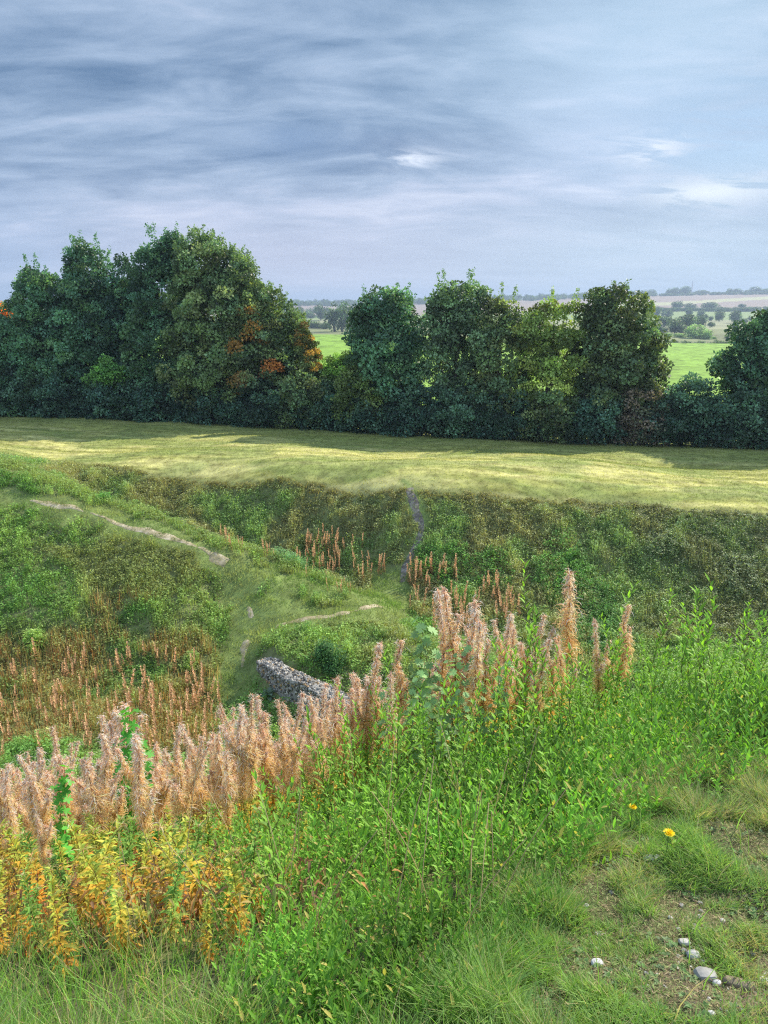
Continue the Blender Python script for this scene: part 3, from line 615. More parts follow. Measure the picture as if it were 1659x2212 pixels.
# tall rusty dead stems massed among the tan grass
m = ok & ~far & (dry > .42) & (y < 37) & (y > 23) & (u < 500) & (rng.random(len(x)) < .25+.7*sstep(.4, .55, n2)); hd = .45+.4*rng.random(len(x)); pk = rng.random(len(x))[:, None]
cd = np.where(pk < .45, [.42, .20, .09], np.where(pk < .8, [.60, .42, .22], [.30, .30, .11]))
OUT.append(tufts(m.sum(), sel(m), hd[m], 6, cd[m], .034, .16, .22, colj=.3))
# short turf
m = (fld < .5) & (cl > .02+.22*vnoise(x/.4, y/.4, 6)) & (wd_ > .5) & (tf >= .3)
tc_ = mixc((.16, .25, .07), (.32, .35, .15), sstep(.35, .65, n1))*(.6+.8*n2[:, None])
OUT.append(tufts(m.sum(), sel(m), .06+.26*n2[m]**1.5, 12, tc_[m], .034, .22, .9, colj=.26))
V = np.concatenate([o[0] for o in OUT]); off = np.cumsum([0]+[len(o[0]) for o in OUT[:-1]]); Q = np.concatenate([o[1]+k for o, k in zip(OUT, off)]); Cc = np.concatenate([o[2] for o in OUT])
tag(obj('rough_grass', meshdata('rough_grass', V, Q, Cc, M_LEAF)), 'rough grass and herbs covering the ditch and its banks', 'grass', None, 'stuff')
# mown field: short blades
x, y = scat(190000, -50, 44, 43, 88); k_ = (infield(x, y) > .35) & (np.abs(x) < 4+.6*y) & (y < liney(829)+16-.25*x); x, y = x[k_], y[k_]
z = height(x, y); cc = zone_col(x, y, z)*(.8+.45*rng.random((len(x), 1)))
th = rng.uniform(0, 2*PI, len(x)); V, Q, kk = blades(np.c_[x, y, z-.01], .05+.07*rng.random(len(x)), .045, np.c_[np.cos(th), np.sin(th)]*.07, 2)
tag(obj('mown_grass', meshdata('mown_grass', V, Q, rep(cc*1.15, kk), M_LEAF)), 'mown pale grass of the field before the trees', 'grass', None, 'stuff')

# nettle and bramble patches on the far slope, shrubs on the spur
def patch(name, label, px, colr, hgt, nn, lf=.12, cat='plant patch', ymin=30, ymax=60, seed=0):
    r = np.random.default_rng(500+seed); xs, ys_, hs = [], [], []
    for (u, v, ru, rv) in px:
        p = hit(u, v, ymin, ymax); k = p[1]/F; m_ = int(nn*ru*rv/900)+8
        a = r.uniform(0, 2*PI, m_); q = np.sqrt(r.random(m_)); xs.append(p[0]+np.cos(a)*q*ru*k); ys_.append(p[1]+np.sin(a)*q*rv*k*2.0); hs.append(hgt*(1.1-q*.5)*(.7+.5*r.random(m_)))
    xs = np.concatenate(xs); ys_ = np.concatenate(ys_); hs = np.concatenate(hs)
    cc = np.tile(colr, (len(xs), 1))*(.7+.6*r.random((len(xs), 1)))
    V, Q, c = herbs((xs, ys_), hs, 34, cc, lf, r, .18, .20)
    o0 = np.array([xs.mean(), ys_.mean(), hz(xs.mean(), ys_.mean())])
    return tag(obj(name, meshdata(name, V-o0, Q, c, M_LEAF), None, o0), label, cat)
patch('nettle_patch', 'bright green nettles at the foot of the far slope, left of the willowherb tops', [(960,1225,60,28),(1060,1240,60,30),(910,1215,25,20)], (.17,.36,.08), .8, 42, seed=1)
patch('nettle_patch', 'bright green nettle thicket climbing the middle of the far slope', [(1215,1195,38,30),(1190,1240,50,25),(1235,1250,48,28),(1220,1290,50,25)], (.17,.36,.08), .9, 42, seed=2)
patch('nettle_patch', 'green nettle patch low on the far slope beside the young shoots', [(1285,1300,50,28),(1260,1380,55,35),(1310,1350,40,25)], (.13,.29,.07), .8, 40, seed=3)
patch('mint_patch', 'pale green leafy clump on the spur edge above the rusty stalks', [(625,1195,32,16),(645,1210,22,14)], (.22,.40,.16), .95, 70, .10, seed=4, ymax=44)
patch('dark_bush', 'dark green round bush growing behind the flint wall', [(718,1440,30,14),(700,1430,20,12)], (.09,.21,.07), 1.0, 110, .11, 'bush', 28, 36, seed=5)
patch('pale_clump', 'pale grey green leafy bush at the right end of the far slope', [(1440,1190,50,24),(1600,1250,60,30)], (.24,.30,.16), .8, 40, seed=6)
patch('yellow_herb', 'light yellow green herb low on the left flank', [(75,1400,26,14)], (.32,.46,.12), .8, 110, seed=7, ymin=25, ymax=40)
patch('yellow_herb', 'light yellow green herb among the tan grass near the ditch floor', [(410,1445,18,14)], (.32,.44,.12), .7, 110, seed=8, ymin=25, ymax=40)
patch('green_herb', 'tall green herb on the spur crest near the left', [(225,1075,14,8)], (.18,.38,.09), .7, 220, seed=9, ymin=35, ymax=48)

# ---------------------------------------------------------------- dead willowherb stalks on the slopes
def dead_spike(seed):
    r = np.random.default_rng(seed); mb = MB(); H = 1.25
    V, Q = tube([(0, 0, 0), (.01, 0, .6), (.03*r.normal(), .01, H)], [.009, .007, .004], 4); mb.add(V, Q, (.30, .16, .08))
    k = 70; t = r.uniform(.50, 1.0, k); a = r.uniform(0, 2*PI, k); P = np.c_[np.cos(a)*.012, np.sin(a)*.012, t*H]
    D = unit(np.c_[np.cos(a), np.sin(a), np.full(k, 1.1)]); V, Q, kk = diamonds(P, D, unit(np.cross(D, [0, 0, 1.])), .10*(1.25-t*.6), .034); mb.add(V, Q, rep(np.array([.82, .55, .33])*(.6+.6*r.random((k, 1))), kk))
    k = 36; t = r.uniform(.08, .55, k); a = r.uniform(0, 2*PI, k); P = np.c_[np.cos(a)*.01, np.sin(a)*.01, t*H]
    D = unit(np.c_[np.cos(a), np.sin(a), r.uniform(-.6, .3, k)]); V, Q, kk = diamonds(P, D, unit(np.cross(D, [0, 0, 1.])), .11, .03); mb.add(V, Q, rep(np.array([.34, .20, .09])*(.6+.9*r.random((k, 1))), kk))
    return mb.me('dead_willowherb', M_DRY)
DS = [dead_spike(900+i) for i in range(6)]
def spikes(n_, poly, ymin, ymax, label, group, seed, s0=.8, s1=1.15, avoid=0):
    r = np.random.default_rng(seed); c = 0; tries = 0
    poly = np.array(poly, float)
    def inside(u, v):
        j = len(poly)-1; ins = False
        for i in range(len(poly)):
            if (poly[i, 1] > v) != (poly[j, 1] > v) and u < (poly[j, 0]-poly[i, 0])*(v-poly[i, 1])/(poly[j, 1]-poly[i, 1])+poly[i, 0]: ins = not ins
            j = i
        return ins
    while c < n_ and tries < n_*60:
        tries += 1; u = r.uniform(poly[:, 0].min(), poly[:, 0].max()); v = r.uniform(poly[:, 1].min(), poly[:, 1].max())
        if not inside(u, v): continue
        if vnoise(np.array([u/34.]), np.array([v/22.]), seed)[0] < .36: continue
        p = hit(u, v, ymin, ymax); o = bpy.data.objects.new('dead_willowherb', DS[int(r.integers(6))]); link(o)
        o.location = (p[0], p[1], p[2]-.03); o.rotation_euler = (r.normal(0, .10), r.normal(0, .10), r.uniform(0, 6.28)); s = r.uniform(s0*.75, s1); o.scale = (s*1.05, s*1.05, s)
        tag(o, label, 'dead plant', group); c += 1
spikes(95, [(0,1480),(60,1440),(200,1420),(330,1410),(470,1450),(470,1560),(380,1640),(0,1660)], 24, 38, 'rusty dead willowherb stalk among tan grass at the left ditch floor', 'rusty stalks on the left ditch floor', 71, 1.0, 1.25)
spikes(90, [(240,1540),(420,1490),(480,1520),(470,1650),(250,1680)], 20, 38, 'tan dead willowherb stalk right behind the pink foreground spikes', 'tan stalks below the left flank', 72, 1.0, 1.3)
spikes(70, [(640,1180),(720,1165),(810,1190),(850,1235),(800,1265),(700,1250),(640,1225)], 42.5, 50, 'orange brown dead willowherb stalk on the far slope left of the muddy trail', 'stalks on the far slope left of the trail', 73, .9, 1.2)
spikes(100, [(880,1240),(960,1240),(1110,1300),(1140,1390),(960,1400),(885,1340)], 34, 46, 'tan dead willowherb stalk at the far slope foot right of the muddy trail', 'stalks on the far slope right of the trail', 74, 1.05, 1.4)
spikes(16, [(460,1165),(560,1175),(600,1195),(590,1215),(480,1190)], 38, 44, 'tan dead stalk along the spur crest', 'stalks on the spur crest', 75, .7, .95)
spikes(12, [(660,1230),(760,1262),(800,1290),(760,1300),(660,1260)], 38, 42.5, 'tan dead stalk near the low end of the spur', 'stalks at the low end of the spur', 76, .6, .85)

# ---------------------------------------------------------------- flint wall
def wall():
    e = bpy.data.objects.new('flint_wall', None); link(e)
    top = np.array(WALLP); P = np.array(WALLL); s = np.r_[0, np.cumsum(np.hypot(*np.diff(P, axis=0).T))]; t = np.linspace(0, s[-1], 60)
    cx_ = np.interp(t, s, P[:, 0]); cy_ = np.interp(t, s, P[:, 1]); tz = np.interp(t, s, top[:, 2])+.05*np.sin(t*2.1)
    tz = np.minimum(tz, tz)
    tx = np.gradient(cx_); ty = np.gradient(cy_); l = np.hypot(tx, ty); nx, ny = ty/l, -tx/l       # towards the lower left = -n
    sgn = -1 if (nx[30]*-.63+ny[30]*-.78) < 0 else 1; nx, ny = nx*sgn, ny*sgn
    hw = .38+.05*np.sin(t*3); r = np.random.default_rng(5)
    prof = [(1.06, None), (1.04, -.75), (1.02, -.25), (1, -.03), (.93, .035), (0, .055), (-.93, .03), (-1, -.02), (-1, -.5), (-1, None)]
    V = []
    for a, h_ in prof:
        xx = cx_+nx*hw*a+0; yy = cy_+ny*hw*a; g = height(xx, yy)-.35
        zz = g if h_ is None else tz+h_
        zz = np.maximum(zz, g); j = (fbm(t/.22, t*0+a*7+(h_ or 0)*5, 3, 91)-.5)*.10
        V.append(np.c_[xx+nx*j, yy+ny*j, zz+j*.5])
    V = np.stack(V, 1); nP = len(prof); i = np.arange(60*nP).reshape(60, nP)
    Q = np.stack([i[:-1, :-1], i[:-1, 1:], i[1:, 1:], i[1:, :-1]], -1).reshape(-1, 4)
    caps = [[i[0, 0], i[0, 1], i[0, 8], i[0, 9]], [i[0, 1], i[0, 3], i[0, 7], i[0, 8]], [i[0, 3], i[0, 4], i[0, 6], i[0, 7]], [i[-1, 0], i[-1, 1], i[-1, 8], i[-1, 9]], [i[-1, 1], i[-1, 3], i[-1, 7], i[-1, 8]], [i[-1, 3], i[-1, 4], i[-1, 6], i[-1, 7]]]
    Q = np.r_[Q, np.array(caps)]
    o0 = np.array([cx_[30], cy_[30], hz(cx_[30], cy_[30])]); e.location = o0
    obj('mortar_core', meshdata('mortar_core', V.reshape(-1, 3)-o0, Q, None, M_MORTAR, False), e)
    # flint facing: knobbly stones pressed into face and top (one mesh: surface pattern of the wall)
    mb = MB(); ic = ico()
    for k in range(2600):
        a = r.random()*(len(t)-1); i0 = int(a); q = V[i0]; side = r.random()
        j = r.integers(0, nP-1); f = r.random(); p = q[j]*(1-f)+q[j+1]*f
        if j == 0 and p[2] < q[1][2]-.9: continue
        p = p+(V[min(i0+1, 59)][j]-q[j])*(a-i0); sz = r.uniform(.035, .095)
        R = rdir(3, r=r); A = unit(R[0]); B = unit(np.cross(A, R[1])); Cx = np.cross(A, B); M3 = np.stack([A*sz, B*sz*r.uniform(.6, .9), Cx*sz*r.uniform(.45, .8)])
        vv = ic[0]*(1+r.normal(0, .09, (len(ic[0]), 1))); g = r.choice([.08, .18, .32, .48], p=[.22, .3, .3, .18]); colr = np.array([g, g*.95, g*.86]) if r.random() > .12 else np.array([.36, .24, .12])
        mb.add(vv@M3+p-o0, ic[1], colr)
    obj('flint_facing', mb.me('flint_facing', M_FLINTC), e)
    tag(e, 'ruined flint rubble wall with pale stony top running down into the ditch', 'wall')
def ico():
    # quad sphere
    k = 4; g = np.linspace(-1, 1, k); V = []; Q = []
    for ax in range(3):
        for s in (-1, 1):
            b = len(V)
            for i in range(k):
                for j in range(k):
                    p = [0, 0, 0]; p[ax] = s; p[(ax+1) % 3] = g[i]*s; p[(ax+2) % 3] = g[j]; V.append(p)
            for i in range(k-1):
                for j in range(k-1): Q.append([b+i*k+j, b+(i+1)*k+j, b+(i+1)*k+j+1, b+i*k+j+1])
    return unit(np.array(V, float)), np.array(Q)
M_FLINTC = noisemat('flint_stones', [(.6, .6, .6), (1, 1, 1), (1.3, 1.3, 1.28)], 18, .6, .4, 40, True, dist=.01)
wall()
def rosette():
    e_ = at(582, 1505, 30.6); x0, y0 = e_[0], e_[1]; z0 = hz(x0, y0); mb = MB(); r = np.random.default_rng(8)
    k = 22; a = r.uniform(0, 2*PI, k); D = np.c_[np.cos(a), np.sin(a), r.uniform(.2, 1.6, k)]
    V, Q, kk = leaves(np.c_[np.cos(a)*.03, np.sin(a)*.03, np.linspace(.02, .25, k)], D, r.uniform(.38, .62, k), r.uniform(.16, .22, k), .35, .12, ws=np.array([.3, .8, 1, .1])); mb.add(V, Q, rep(np.array([.22, .30, .22])*(.8+.4*r.random((k, 1))), kk))
    tag(obj('mullein_rosette', mb.me('mullein_rosette', M_LEAF), None, (x0, y0, z0)), 'pale grey green mullein with big soft leaves at the foot of the flint wall', 'plant')
rosette()

# ---------------------------------------------------------------- FOREGROUND
def curve_stem(H, r, lean=.12, n_=8):
    a = r.uniform(0, 2*PI); l = lean*abs(r.normal()); t = np.linspace(0, 1, n_)
    w1 = r.normal(0, .012, (n_, 2)); w1[0] = 0
    return np.c_[np.cos(a)*l*H*t**1.7+w1[:, 0], np.sin(a)*l*H*t**1.7+w1[:, 1], H*t*(1-.5*l*l*t)]
def along(path, t):
    s = np.linspace(0, 1, len(path)); return np.c_[np.interp(t, s, path[:, 0]), np.interp(t, s, path[:, 1]), np.interp(t, s, path[:, 2])]
def willowherb(seed, H=1.3, seed_len=.42, colset='yellow', fluff=.5, lm=1.):
    r = np.random.default_rng(seed); path = curve_stem(H, r, .17); out = []
    V, Q = tube(path, np.linspace(.0045, .002, len(path)), 5); mb = MB(); mb.add(V, Q, (.17, .065, .035)); out.append(('stem', mb.me('stem', M_STEM, True)))
    k = int(H*(1-seed_len)/.0105); t = np.sort(r.uniform(.10, 1-seed_len+.02, k)); a = np.arange(k)*2.4+r.normal(0, .3, k)
    P = along(path, t); rise = .2+1.1*(t/(1-seed_len))**1.5
    D = np.c_[np.cos(a), np.sin(a), rise]; Lf = lm*r.uniform(.075, .13, k)*(1.1-.45*t/(1-seed_len))
    V, Q, kk = leaves(P, D, Lf, Lf*.24, r.uniform(.25, .75, k), .22)
    q = t/(1-seed_len)
    pal = {'yellow': [(.50, .20, .05), (.68, .42, .06), (.56, .54, .085), (.32, .45, .08)], 'orange': [(.44, .15, .04), (.68, .28, .04), (.76, .46, .06), (.52, .46, .08)], 'green': [(.50, .36, .10), (.38, .48, .10), (.24, .42, .08), (.20, .38, .08)]}[colset]
    pal = np.array(pal); ft = np.clip(q*3+r.normal(0, .55, k), 0, 2.99); i0 = ft.astype(int); f = (ft-i0)[:, None]; cc = pal[i0]*(1-f)+pal[i0+1]*f
    mb = MB(); mb.add(V, Q, rep(cc*(1+r.normal(0, .18, (k, 1))), kk)); out.append(('leaves', mb.me('leaves', M_LEAF)))
    # split seed pods: thin curling ribbons with fluff, on the main spike and on short side spikes
    mb = MB(); tan = np.array([.95, .63, .28]); pink = np.array([.95, .62, .44]); white = np.array([.90, .84, .78])
    tops = [(path, 1-seed_len, 1., 1.)]
    for b in range(int(r.integers(0, 3)) if fluff else 0):
        t0 = r.uniform(1-seed_len-.04, 1-seed_len*.45); p0 = along(path, np.array([t0]))[0]; az = r.uniform(0, 2*PI); ln = H*r.uniform(.12, .26); q = np.linspace(0, 1, 6)[:, None]
        tops.append((p0+np.array([np.cos(az)*.4, np.sin(az)*.4, 0])*ln*q**.7+np.array([0, 0, .9])*ln*q**1.1, .15, ln/(H*seed_len), .7))
    for pth, ts0, frac, rs in tops:
        if rs < 1: V, Q = tube(pth, .0016, 4); mb.add(V, Q, (.35, .14, .10))
        k = int(800*seed_len*H/.5*frac); t = ts0+(1-ts0)*r.random(k)**1.15; P = along(pth, t); a = r.uniform(0, 2*PI, k)
        keep = vnoise(t*H*22+seed, a*.7+seed*3., seed) > .20; t, a, P = t[keep], a[keep], P[keep]; k = len(t)
        fr = (t-ts0)/(1-ts0); env = .55+.9*vnoise(fr*7+seed, fr*0, seed+1)
        Rr = .052*(1-.62*fr**1.6)*env*r.uniform(.45, 1.25, k)*rs
        s = np.linspace(0, 1, 6); ang = r.uniform(1.2, 5.2, k); ph0 = r.uniform(.3, 1.5, k)
        rad = np.zeros((k, 6)); hh = np.zeros((k, 6))
        for i in range(1, 6):
            ph = ph0-ang*(s[i]**1.5)*.9; rad[:, i] = rad[:, i-1]+np.cos(ph)*Rr*.37; hh[:, i] = hh[:, i-1]+np.sin(ph)*Rr*.37
        tw = r.normal(0, .9, (k, 1))*s[None]
        mid = np.stack([P[:, :1]+np.cos(a[:, None]+tw)*rad, P[:, 1:2]+np.sin(a[:, None]+tw)*rad, P[:, 2:]+hh], -1)
        S = unit(np.c_[-np.sin(a), np.cos(a), r.normal(0, .6, k)]); wd = .0027*(1-.5*s)
        V = np.stack([mid+S[:, None]*wd[None, :, None], mid-S[:, None]*wd[None, :, None]], 2).reshape(-1, 3)
        q_ = np.array([[i*2, i*2+1, i*2+3, i*2+2] for i in range(5)]); Q = (q_[None]+np.arange(k)[:, None, None]*12).reshape(-1, 4)
        mixp = np.clip(fr*1.1-.15+r.normal(0, .25, k), 0, 1)[:, None]; cc = tan*(1-mixp)+pink*mixp
        wh_ = (r.random(k) < fluff*(.07+.48*fr))[:, None]; cc = np.where(wh_, white, cc)*(1+r.normal(0, .3, (k, 1)))
        mb.add(V, Q, rep(np.clip(cc, 0, .93), 12))
        k = int(70*fluff*frac)+6; t = 1-r.random(k)**1.6*(1-ts0)*.6; P = along(pth, t)+rdir(k, r=r)*.028
        V, Q, kk = leaves(P, rdir(k, -.3, 1, r), r.uniform(.02, .05, k), .0045, .5, .0); mb.add(V, Q, rep(np.tile(white if fluff else np.array([.3, .42, .1]), (k, 1)), kk))
        if not fluff: continue
        k = int(30*frac)+6; t = r.uniform(.90, 1.0, k); P = along(pth, t); V, Q, kk = leaves(P, rdir(k, .2, 1, r), r.uniform(.02, .065, k), .003, .1, 0); mb.add(V, Q, rep(np.tile([.76, .46, .34], (k, 1)), kk))
    out.append(('seed_spike', mb.me('seed_spike', M_FLUFF)))
    return out, H, path[-1]
def greenstem(seed, H=.9, branches=0, colr=(.215, .41, .05), Lm=.084, sp=.023, wr=.26):
    r = np.random.default_rng(seed); path = curve_stem(H, r, .22); ms = MB(); ml = MB()
    def shoot(path, ln, r0):
        V, Q = tube(path, np.linspace(r0, .0012, len(path)), 5); ms.add(V, Q, np.linspace([.10, .045, .03], [.11, .16, .04], len(path)).repeat(5, 0))
        k = int(ln/sp); t = (np.arange(k)+.5)/k; t = .06+t*.94; a = np.arange(k)*2.25+r.normal(0, .5, k); P = along(path, t)
        tg = unit(path[-1]-path[0]); D = np.c_[np.cos(a), np.sin(a), np.zeros(k)]*1.0+tg*(.75+.9*t[:, None]**2)
        Lf = Lm*r.uniform(.75, 1.15, k)*(1.15-.5*t); V, Q, kk = leaves(P, D, Lf, Lf*wr, r.uniform(-.05, .35, k), .2)
        cc = np.array(colr)*(.8+.45*t[:, None])*(1+r.normal(0, .16, (k, 1))); yl = r.random(k) < .04; cc[yl] = np.array([.35, .33, .06]); ml.add(V, Q, rep(cc, kk))
    shoot(path, H, .0038)
    for b in range(branches):
        t0 = r.uniform(.3, .75); p0 = along(path, np.array([t0]))[0]; a = r.uniform(0, 2*PI); ln = H*(1-t0)*r.uniform(.5, .9); s = np.linspace(0, 1, 5)[:, None]
        shoot(p0+np.array([np.cos(a)*.35, np.sin(a)*.35, 0])*ln*s**.8+np.array([0, 0, .92])*ln*s**1.15, ln, .002)
    return [('stem', ms.me('stem', M_STEM, True)), ('leaves', ml.me('leaves', M_LEAF))], H, path[-1]
def lobed(mb, P, N_d, size, colr, r, lobes=5, depth=.45):
    """a flat-ish lobed leaf as a quad fan"""
    N_d = unit(np.array(N_d, float)); A = unit(np.cross(N_d, [.3, .8, .1])); B = np.cross(N_d, A); th0 = r.uniform(0, 2*PI)
    nn = lobes*6; V = [P]
    for i in range(nn+1):
        th = th0+i/nn*(2*PI*.93); rr = size*(1-depth*abs(math.sin(i/nn*PI*lobes))**.8*0-depth*(1-abs(math.cos(i/nn*PI*lobes)))**1.2)
        V.append(P+(A*math.cos(th)+B*math.sin(th))*rr+N_d*size*.22*((i % 6 == 3)*-.5+.5)*.6)
    Q = [[0, i, i+1, i+2] for i in range(1, nn, 2)]
    mb.add(np.array(V), np.array(Q), colr)
def mallow(seed, H=1.1, size=.046, colr=(.26, .42, .17), n_=52, lobes=7, depth=.34):
    r = np.random.default_rng(seed); path = curve_stem(H, r, .12); ms = MB(); ml = MB(); V, Q = tube(path, np.linspace(.005, .002, len(path)), 5); ms.add(V, Q, (.14, .12, .05))
    for i in range(n_):
        t = .15+.85*(i+.5)/n_; a = i*2.4; p0 = along(path, np.array([t]))[0]; ln = r.uniform(.04, .12)*(1.2-t*.7); p1 = p0+np.array([math.cos(a), math.sin(a), .7])*ln
        V, Q = tube([p0, (p0+p1)/2+[0, 0, -.004], p1], .0013, 4); ms.add(V, Q, (.14, .16, .06))
        lobed(ml, p1, np.array([math.cos(a)*.6, math.sin(a)*.6, .8])+r.normal(0, .25, 3), size*r.uniform(.6, 1.25)*(1.15-.5*t), np.array(colr)*r.uniform(.7, 1.4), r, lobes, depth)
    return [('stem', ms.me('stem', M_STEM, True)), ('leaves', ml.me('leaves', M_LEAF))], H, path[-1]
VA = [willowherb(1000+i, r_[0], r_[1], r_[2], r_[3]) for i, r_ in enumerate([(1.3,.54,'yellow',.6),(1.25,.47,'yellow',.35),(1.35,.58,'orange',.5),(1.2,.50,'orange',.25),(1.3,.48,'green',.5),(1.4,.56,'yellow',.9),(1.15,.42,'green',.3),(1.3,.60,'orange',.8)])]
VL = [willowherb(1500+i, r_[0], .015, r_[1], 0, 1.45) for i, r_ in enumerate([(1.0,'yellow'),(.95,'green'),(1.05,'yellow'),(.9,'orange')])]
VB = [greenstem(2000+i, *r_) for i, r_ in enumerate([(.95,0),(1.0,1),(.85,0),(.9,2),(1.05,0),(.8,1),(.95,3),(1.0,0)])]
VC = [mallow(3000+i) for i in range(3)]
VS = [mallow(3100+i, 1.35, .075, (.12, .42, .06), 46, 5, .55) for i in range(2)]
def put(name, var, x, y, label, cat, group, s=1., rz=0., tx=0., ty=0., zs=1.):
    e = bpy.data.objects.new(name, None); link(e); e.location = (x, y, hz(x, y)-.02); e.scale = (s, s, s*zs); e.rotation_euler = (tx, ty, rz)
    for nm, me in var[0]: obj(nm, me, e)
    return tag(e, label, cat, group)
# envelopes: highest row (photo pixels) that the plants reach at each column
EA_U = [0, 60, 130, 200, 245, 270, 330, 420, 470, 530, 600, 700, 760, 790, 850, 900, 940, 985, 1010, 1060, 1100, 1180, 1240, 1310, 1360, 1659]
EA_V = [1650, 1640, 1610, 1600, 1530, 1560, 1590, 1600, 1560, 1530, 1510, 1500, 1440, 1400, 1440, 1420, 1370, 1260, 1290, 1330, 1320, 1340, 1330, 1350, 1350, 1500]
r = np.random.default_rng(77)
wlab = lambda u, v: ('pink topped willowherb spike at the left edge of the plant mass' if u < 130 else 'pink topped willowherb spike beside the bright lobed saplings' if u < 380 else 'pale pink willowherb spike in the dense band left of the wall' if u < 620 else 'peach willowherb spike in front of the flint wall' if u < 900 else 'peach willowherb spike among the green lobed mallow' if u < 1130 else 'lone willowherb spike rising among green shoots')
def height_for(u, v, x, y):                          # height a plant at x, y needs to reach row v
    xc, wy, wz = ray(u, v); return wz*y/wy-hz(x, y)
cnt = 0; placed = []
cand = r.uniform(0, 1, (9000, 2)); 
for a, b in cand:
    if cnt >= 192: break
    y = 2.7+4.6*b**.9; x = -3.6*y/5*1.0+a*(3.6*y/5+1.9*y/5)
    g = hz(x, y); uB, vB, _ = proj(x, y, g)
    if vB > 2010+40*math.sin(x*9): continue
    u, v, _ = proj(x, y, g+1.28)
    if u < -80 or u > 1450: continue
    dens = 1.0 if u < 900 else (.5 if u < 1130 else .10)
    if uB > 520 and y < 3.4+(uB-520)/450.: continue
    if r.random() > dens: continue
    env = np.interp(u, EA_U, EA_V)+abs(r.normal(0, 24))+(0 if u < 900 else 10)
    Hn = height_for(u, max(env, v-30), x, y); s = np.clip(Hn/1.3, .3, 1.2)
    if s < .62: continue
    if any((x-p)**2+(y-q)**2 < .0030 for p, q in placed): continue
    placed.append((x, y)); i = int(r.integers(8))
    if u < 450 and y < 3.6: i = [0, 1, 4, 5, 0, 1, 4, 6][i]
    elif y > 4: i = [0, 1, 2, 3, 5, 7, 2, 3][i]
    put('willowherb', VA[i], x, y, wlab(u, v), 'wildflower', 'seeding rosebay willowherb in the foreground', s, r.uniform(0, 6.28), r.normal(0, .05), r.normal(0, .05)); cnt += 1
cnt = 0
for a, b in r.uniform(0, 1, (3000, 2)):
    if cnt >= 108: break
    y = 1.75+2.05*b; x = -2.6*y/3+a*2.5*y/3; g = hz(x, y); uB, vB, _ = proj(x, y, g)
    if vB > (2215 if uB < 300 else 2090) or vB < 1850 or uB < -60 or uB > 640 or any((x-p)**2+(y-q)**2 < .0040 for p, q in placed): continue
    tv = r.uniform(1745, 1885) if vB < 2020 else r.uniform(1840, 1960)+(60 if uB > 400 else 0); s = height_for(uB, tv, x, y)/1.0
    if not .2 < s < 1.25: continue
    placed.append((x, y)); i = int(r.integers(4))
    put('willowherb', VL[i], x, y, 'yellow green leafy willowherb stem without seed head at the left front' if uB < 300 else 'leafy yellow green willowherb stem in front of the wall end', 'wildflower', 'leafy willowherb stems in front', s, r.uniform(0, 6.28), r.normal(0, .06), r.normal(0, .08)); cnt += 1
# individually recognisable spikes
for (u, v, y, i, lab) in [(248,1518,4.4,5,'tallest willowherb spike beside the left saplings'),(988,1243,5.6,7,'tallest bushy pink willowherb head above the mallow'),(965,1275,5.5,5,'pink willowherb head just left of the tallest one'),(1002,1270,5.4,0,'pink willowherb head just right of the tallest one'),(1237,1232,5.0,1,'lone thin willowherb spike standing highest on the right'),(782,1380,4.9,0,'slender willowherb spike above the right end of the wall'),(860,1378,5.0,3,'slender willowherb spike left of the mallow leaves'),(1312,1340,4.7,0,'pale willowherb spike, left of two behind the shoots'),(1355,1300,4.9,3,'pale willowherb spike, right of two behind the shoots'),(1255,1395,4.5,6,'short pink fluffy willowherb between the shoots'),(1100,1310,5.1,2,'reddish branched willowherb right of the tallest'),(1135,1340,4.9,7,'reddish branched willowherb, second right of the tallest'),(1165,1380,4.6,0,'pink willowherb by the dark stemmed shoots'),(0,1650,3.3,5,'white fluffed willowherb cut by the left edge'),(95,1840,2.7,4,'short pink fluffy spike low at the left')]:
    x = at(u, v, y)[0]; s = height_for(u, v, x, y)/VA[i][1]
    put('willowherb', VA[i], x, y, lab, 'wildflower', 'seeding rosebay willowherb in the foreground', min(max(s, .4), 1.6), u*.1)
for (u, v, y, i, lab) in [(228,1555,4.0,0,'bright green lobed sapling between the willowherb, tallest'),(292,1590,4.1,1,'bright green lobed sapling right of the tallest one'),(95,1650,3.7,0,'bright green lobed sapling nearest the left edge')]:
    x = at(u, v, y)[0]; put('sapling', VS[i], x, y, lab, 'sapling', 'lobed leaved saplings', height_for(u, v, x, y)/1.35, u)
for k, (u, v, y) in enumerate([(945,1345,5.0),(905,1400,4.8),(985,1400,4.7),(1040,1395,4.8),(880,1470,4.5),(935,1480,4.3),(1010,1490,4.3),(1065,1440,4.6),(960,1540,4.1),(845,1500,4.4)]):
    x = at(u, v, y)[0]; put('mallow', VC[k % 3], x, y, 'grey green mallow with round lobed leaves among peach willowherb', 'wild plant', 'mallow plants in the middle', min(height_for(u, v, x, y)/1.1, 1.4), k*2.)
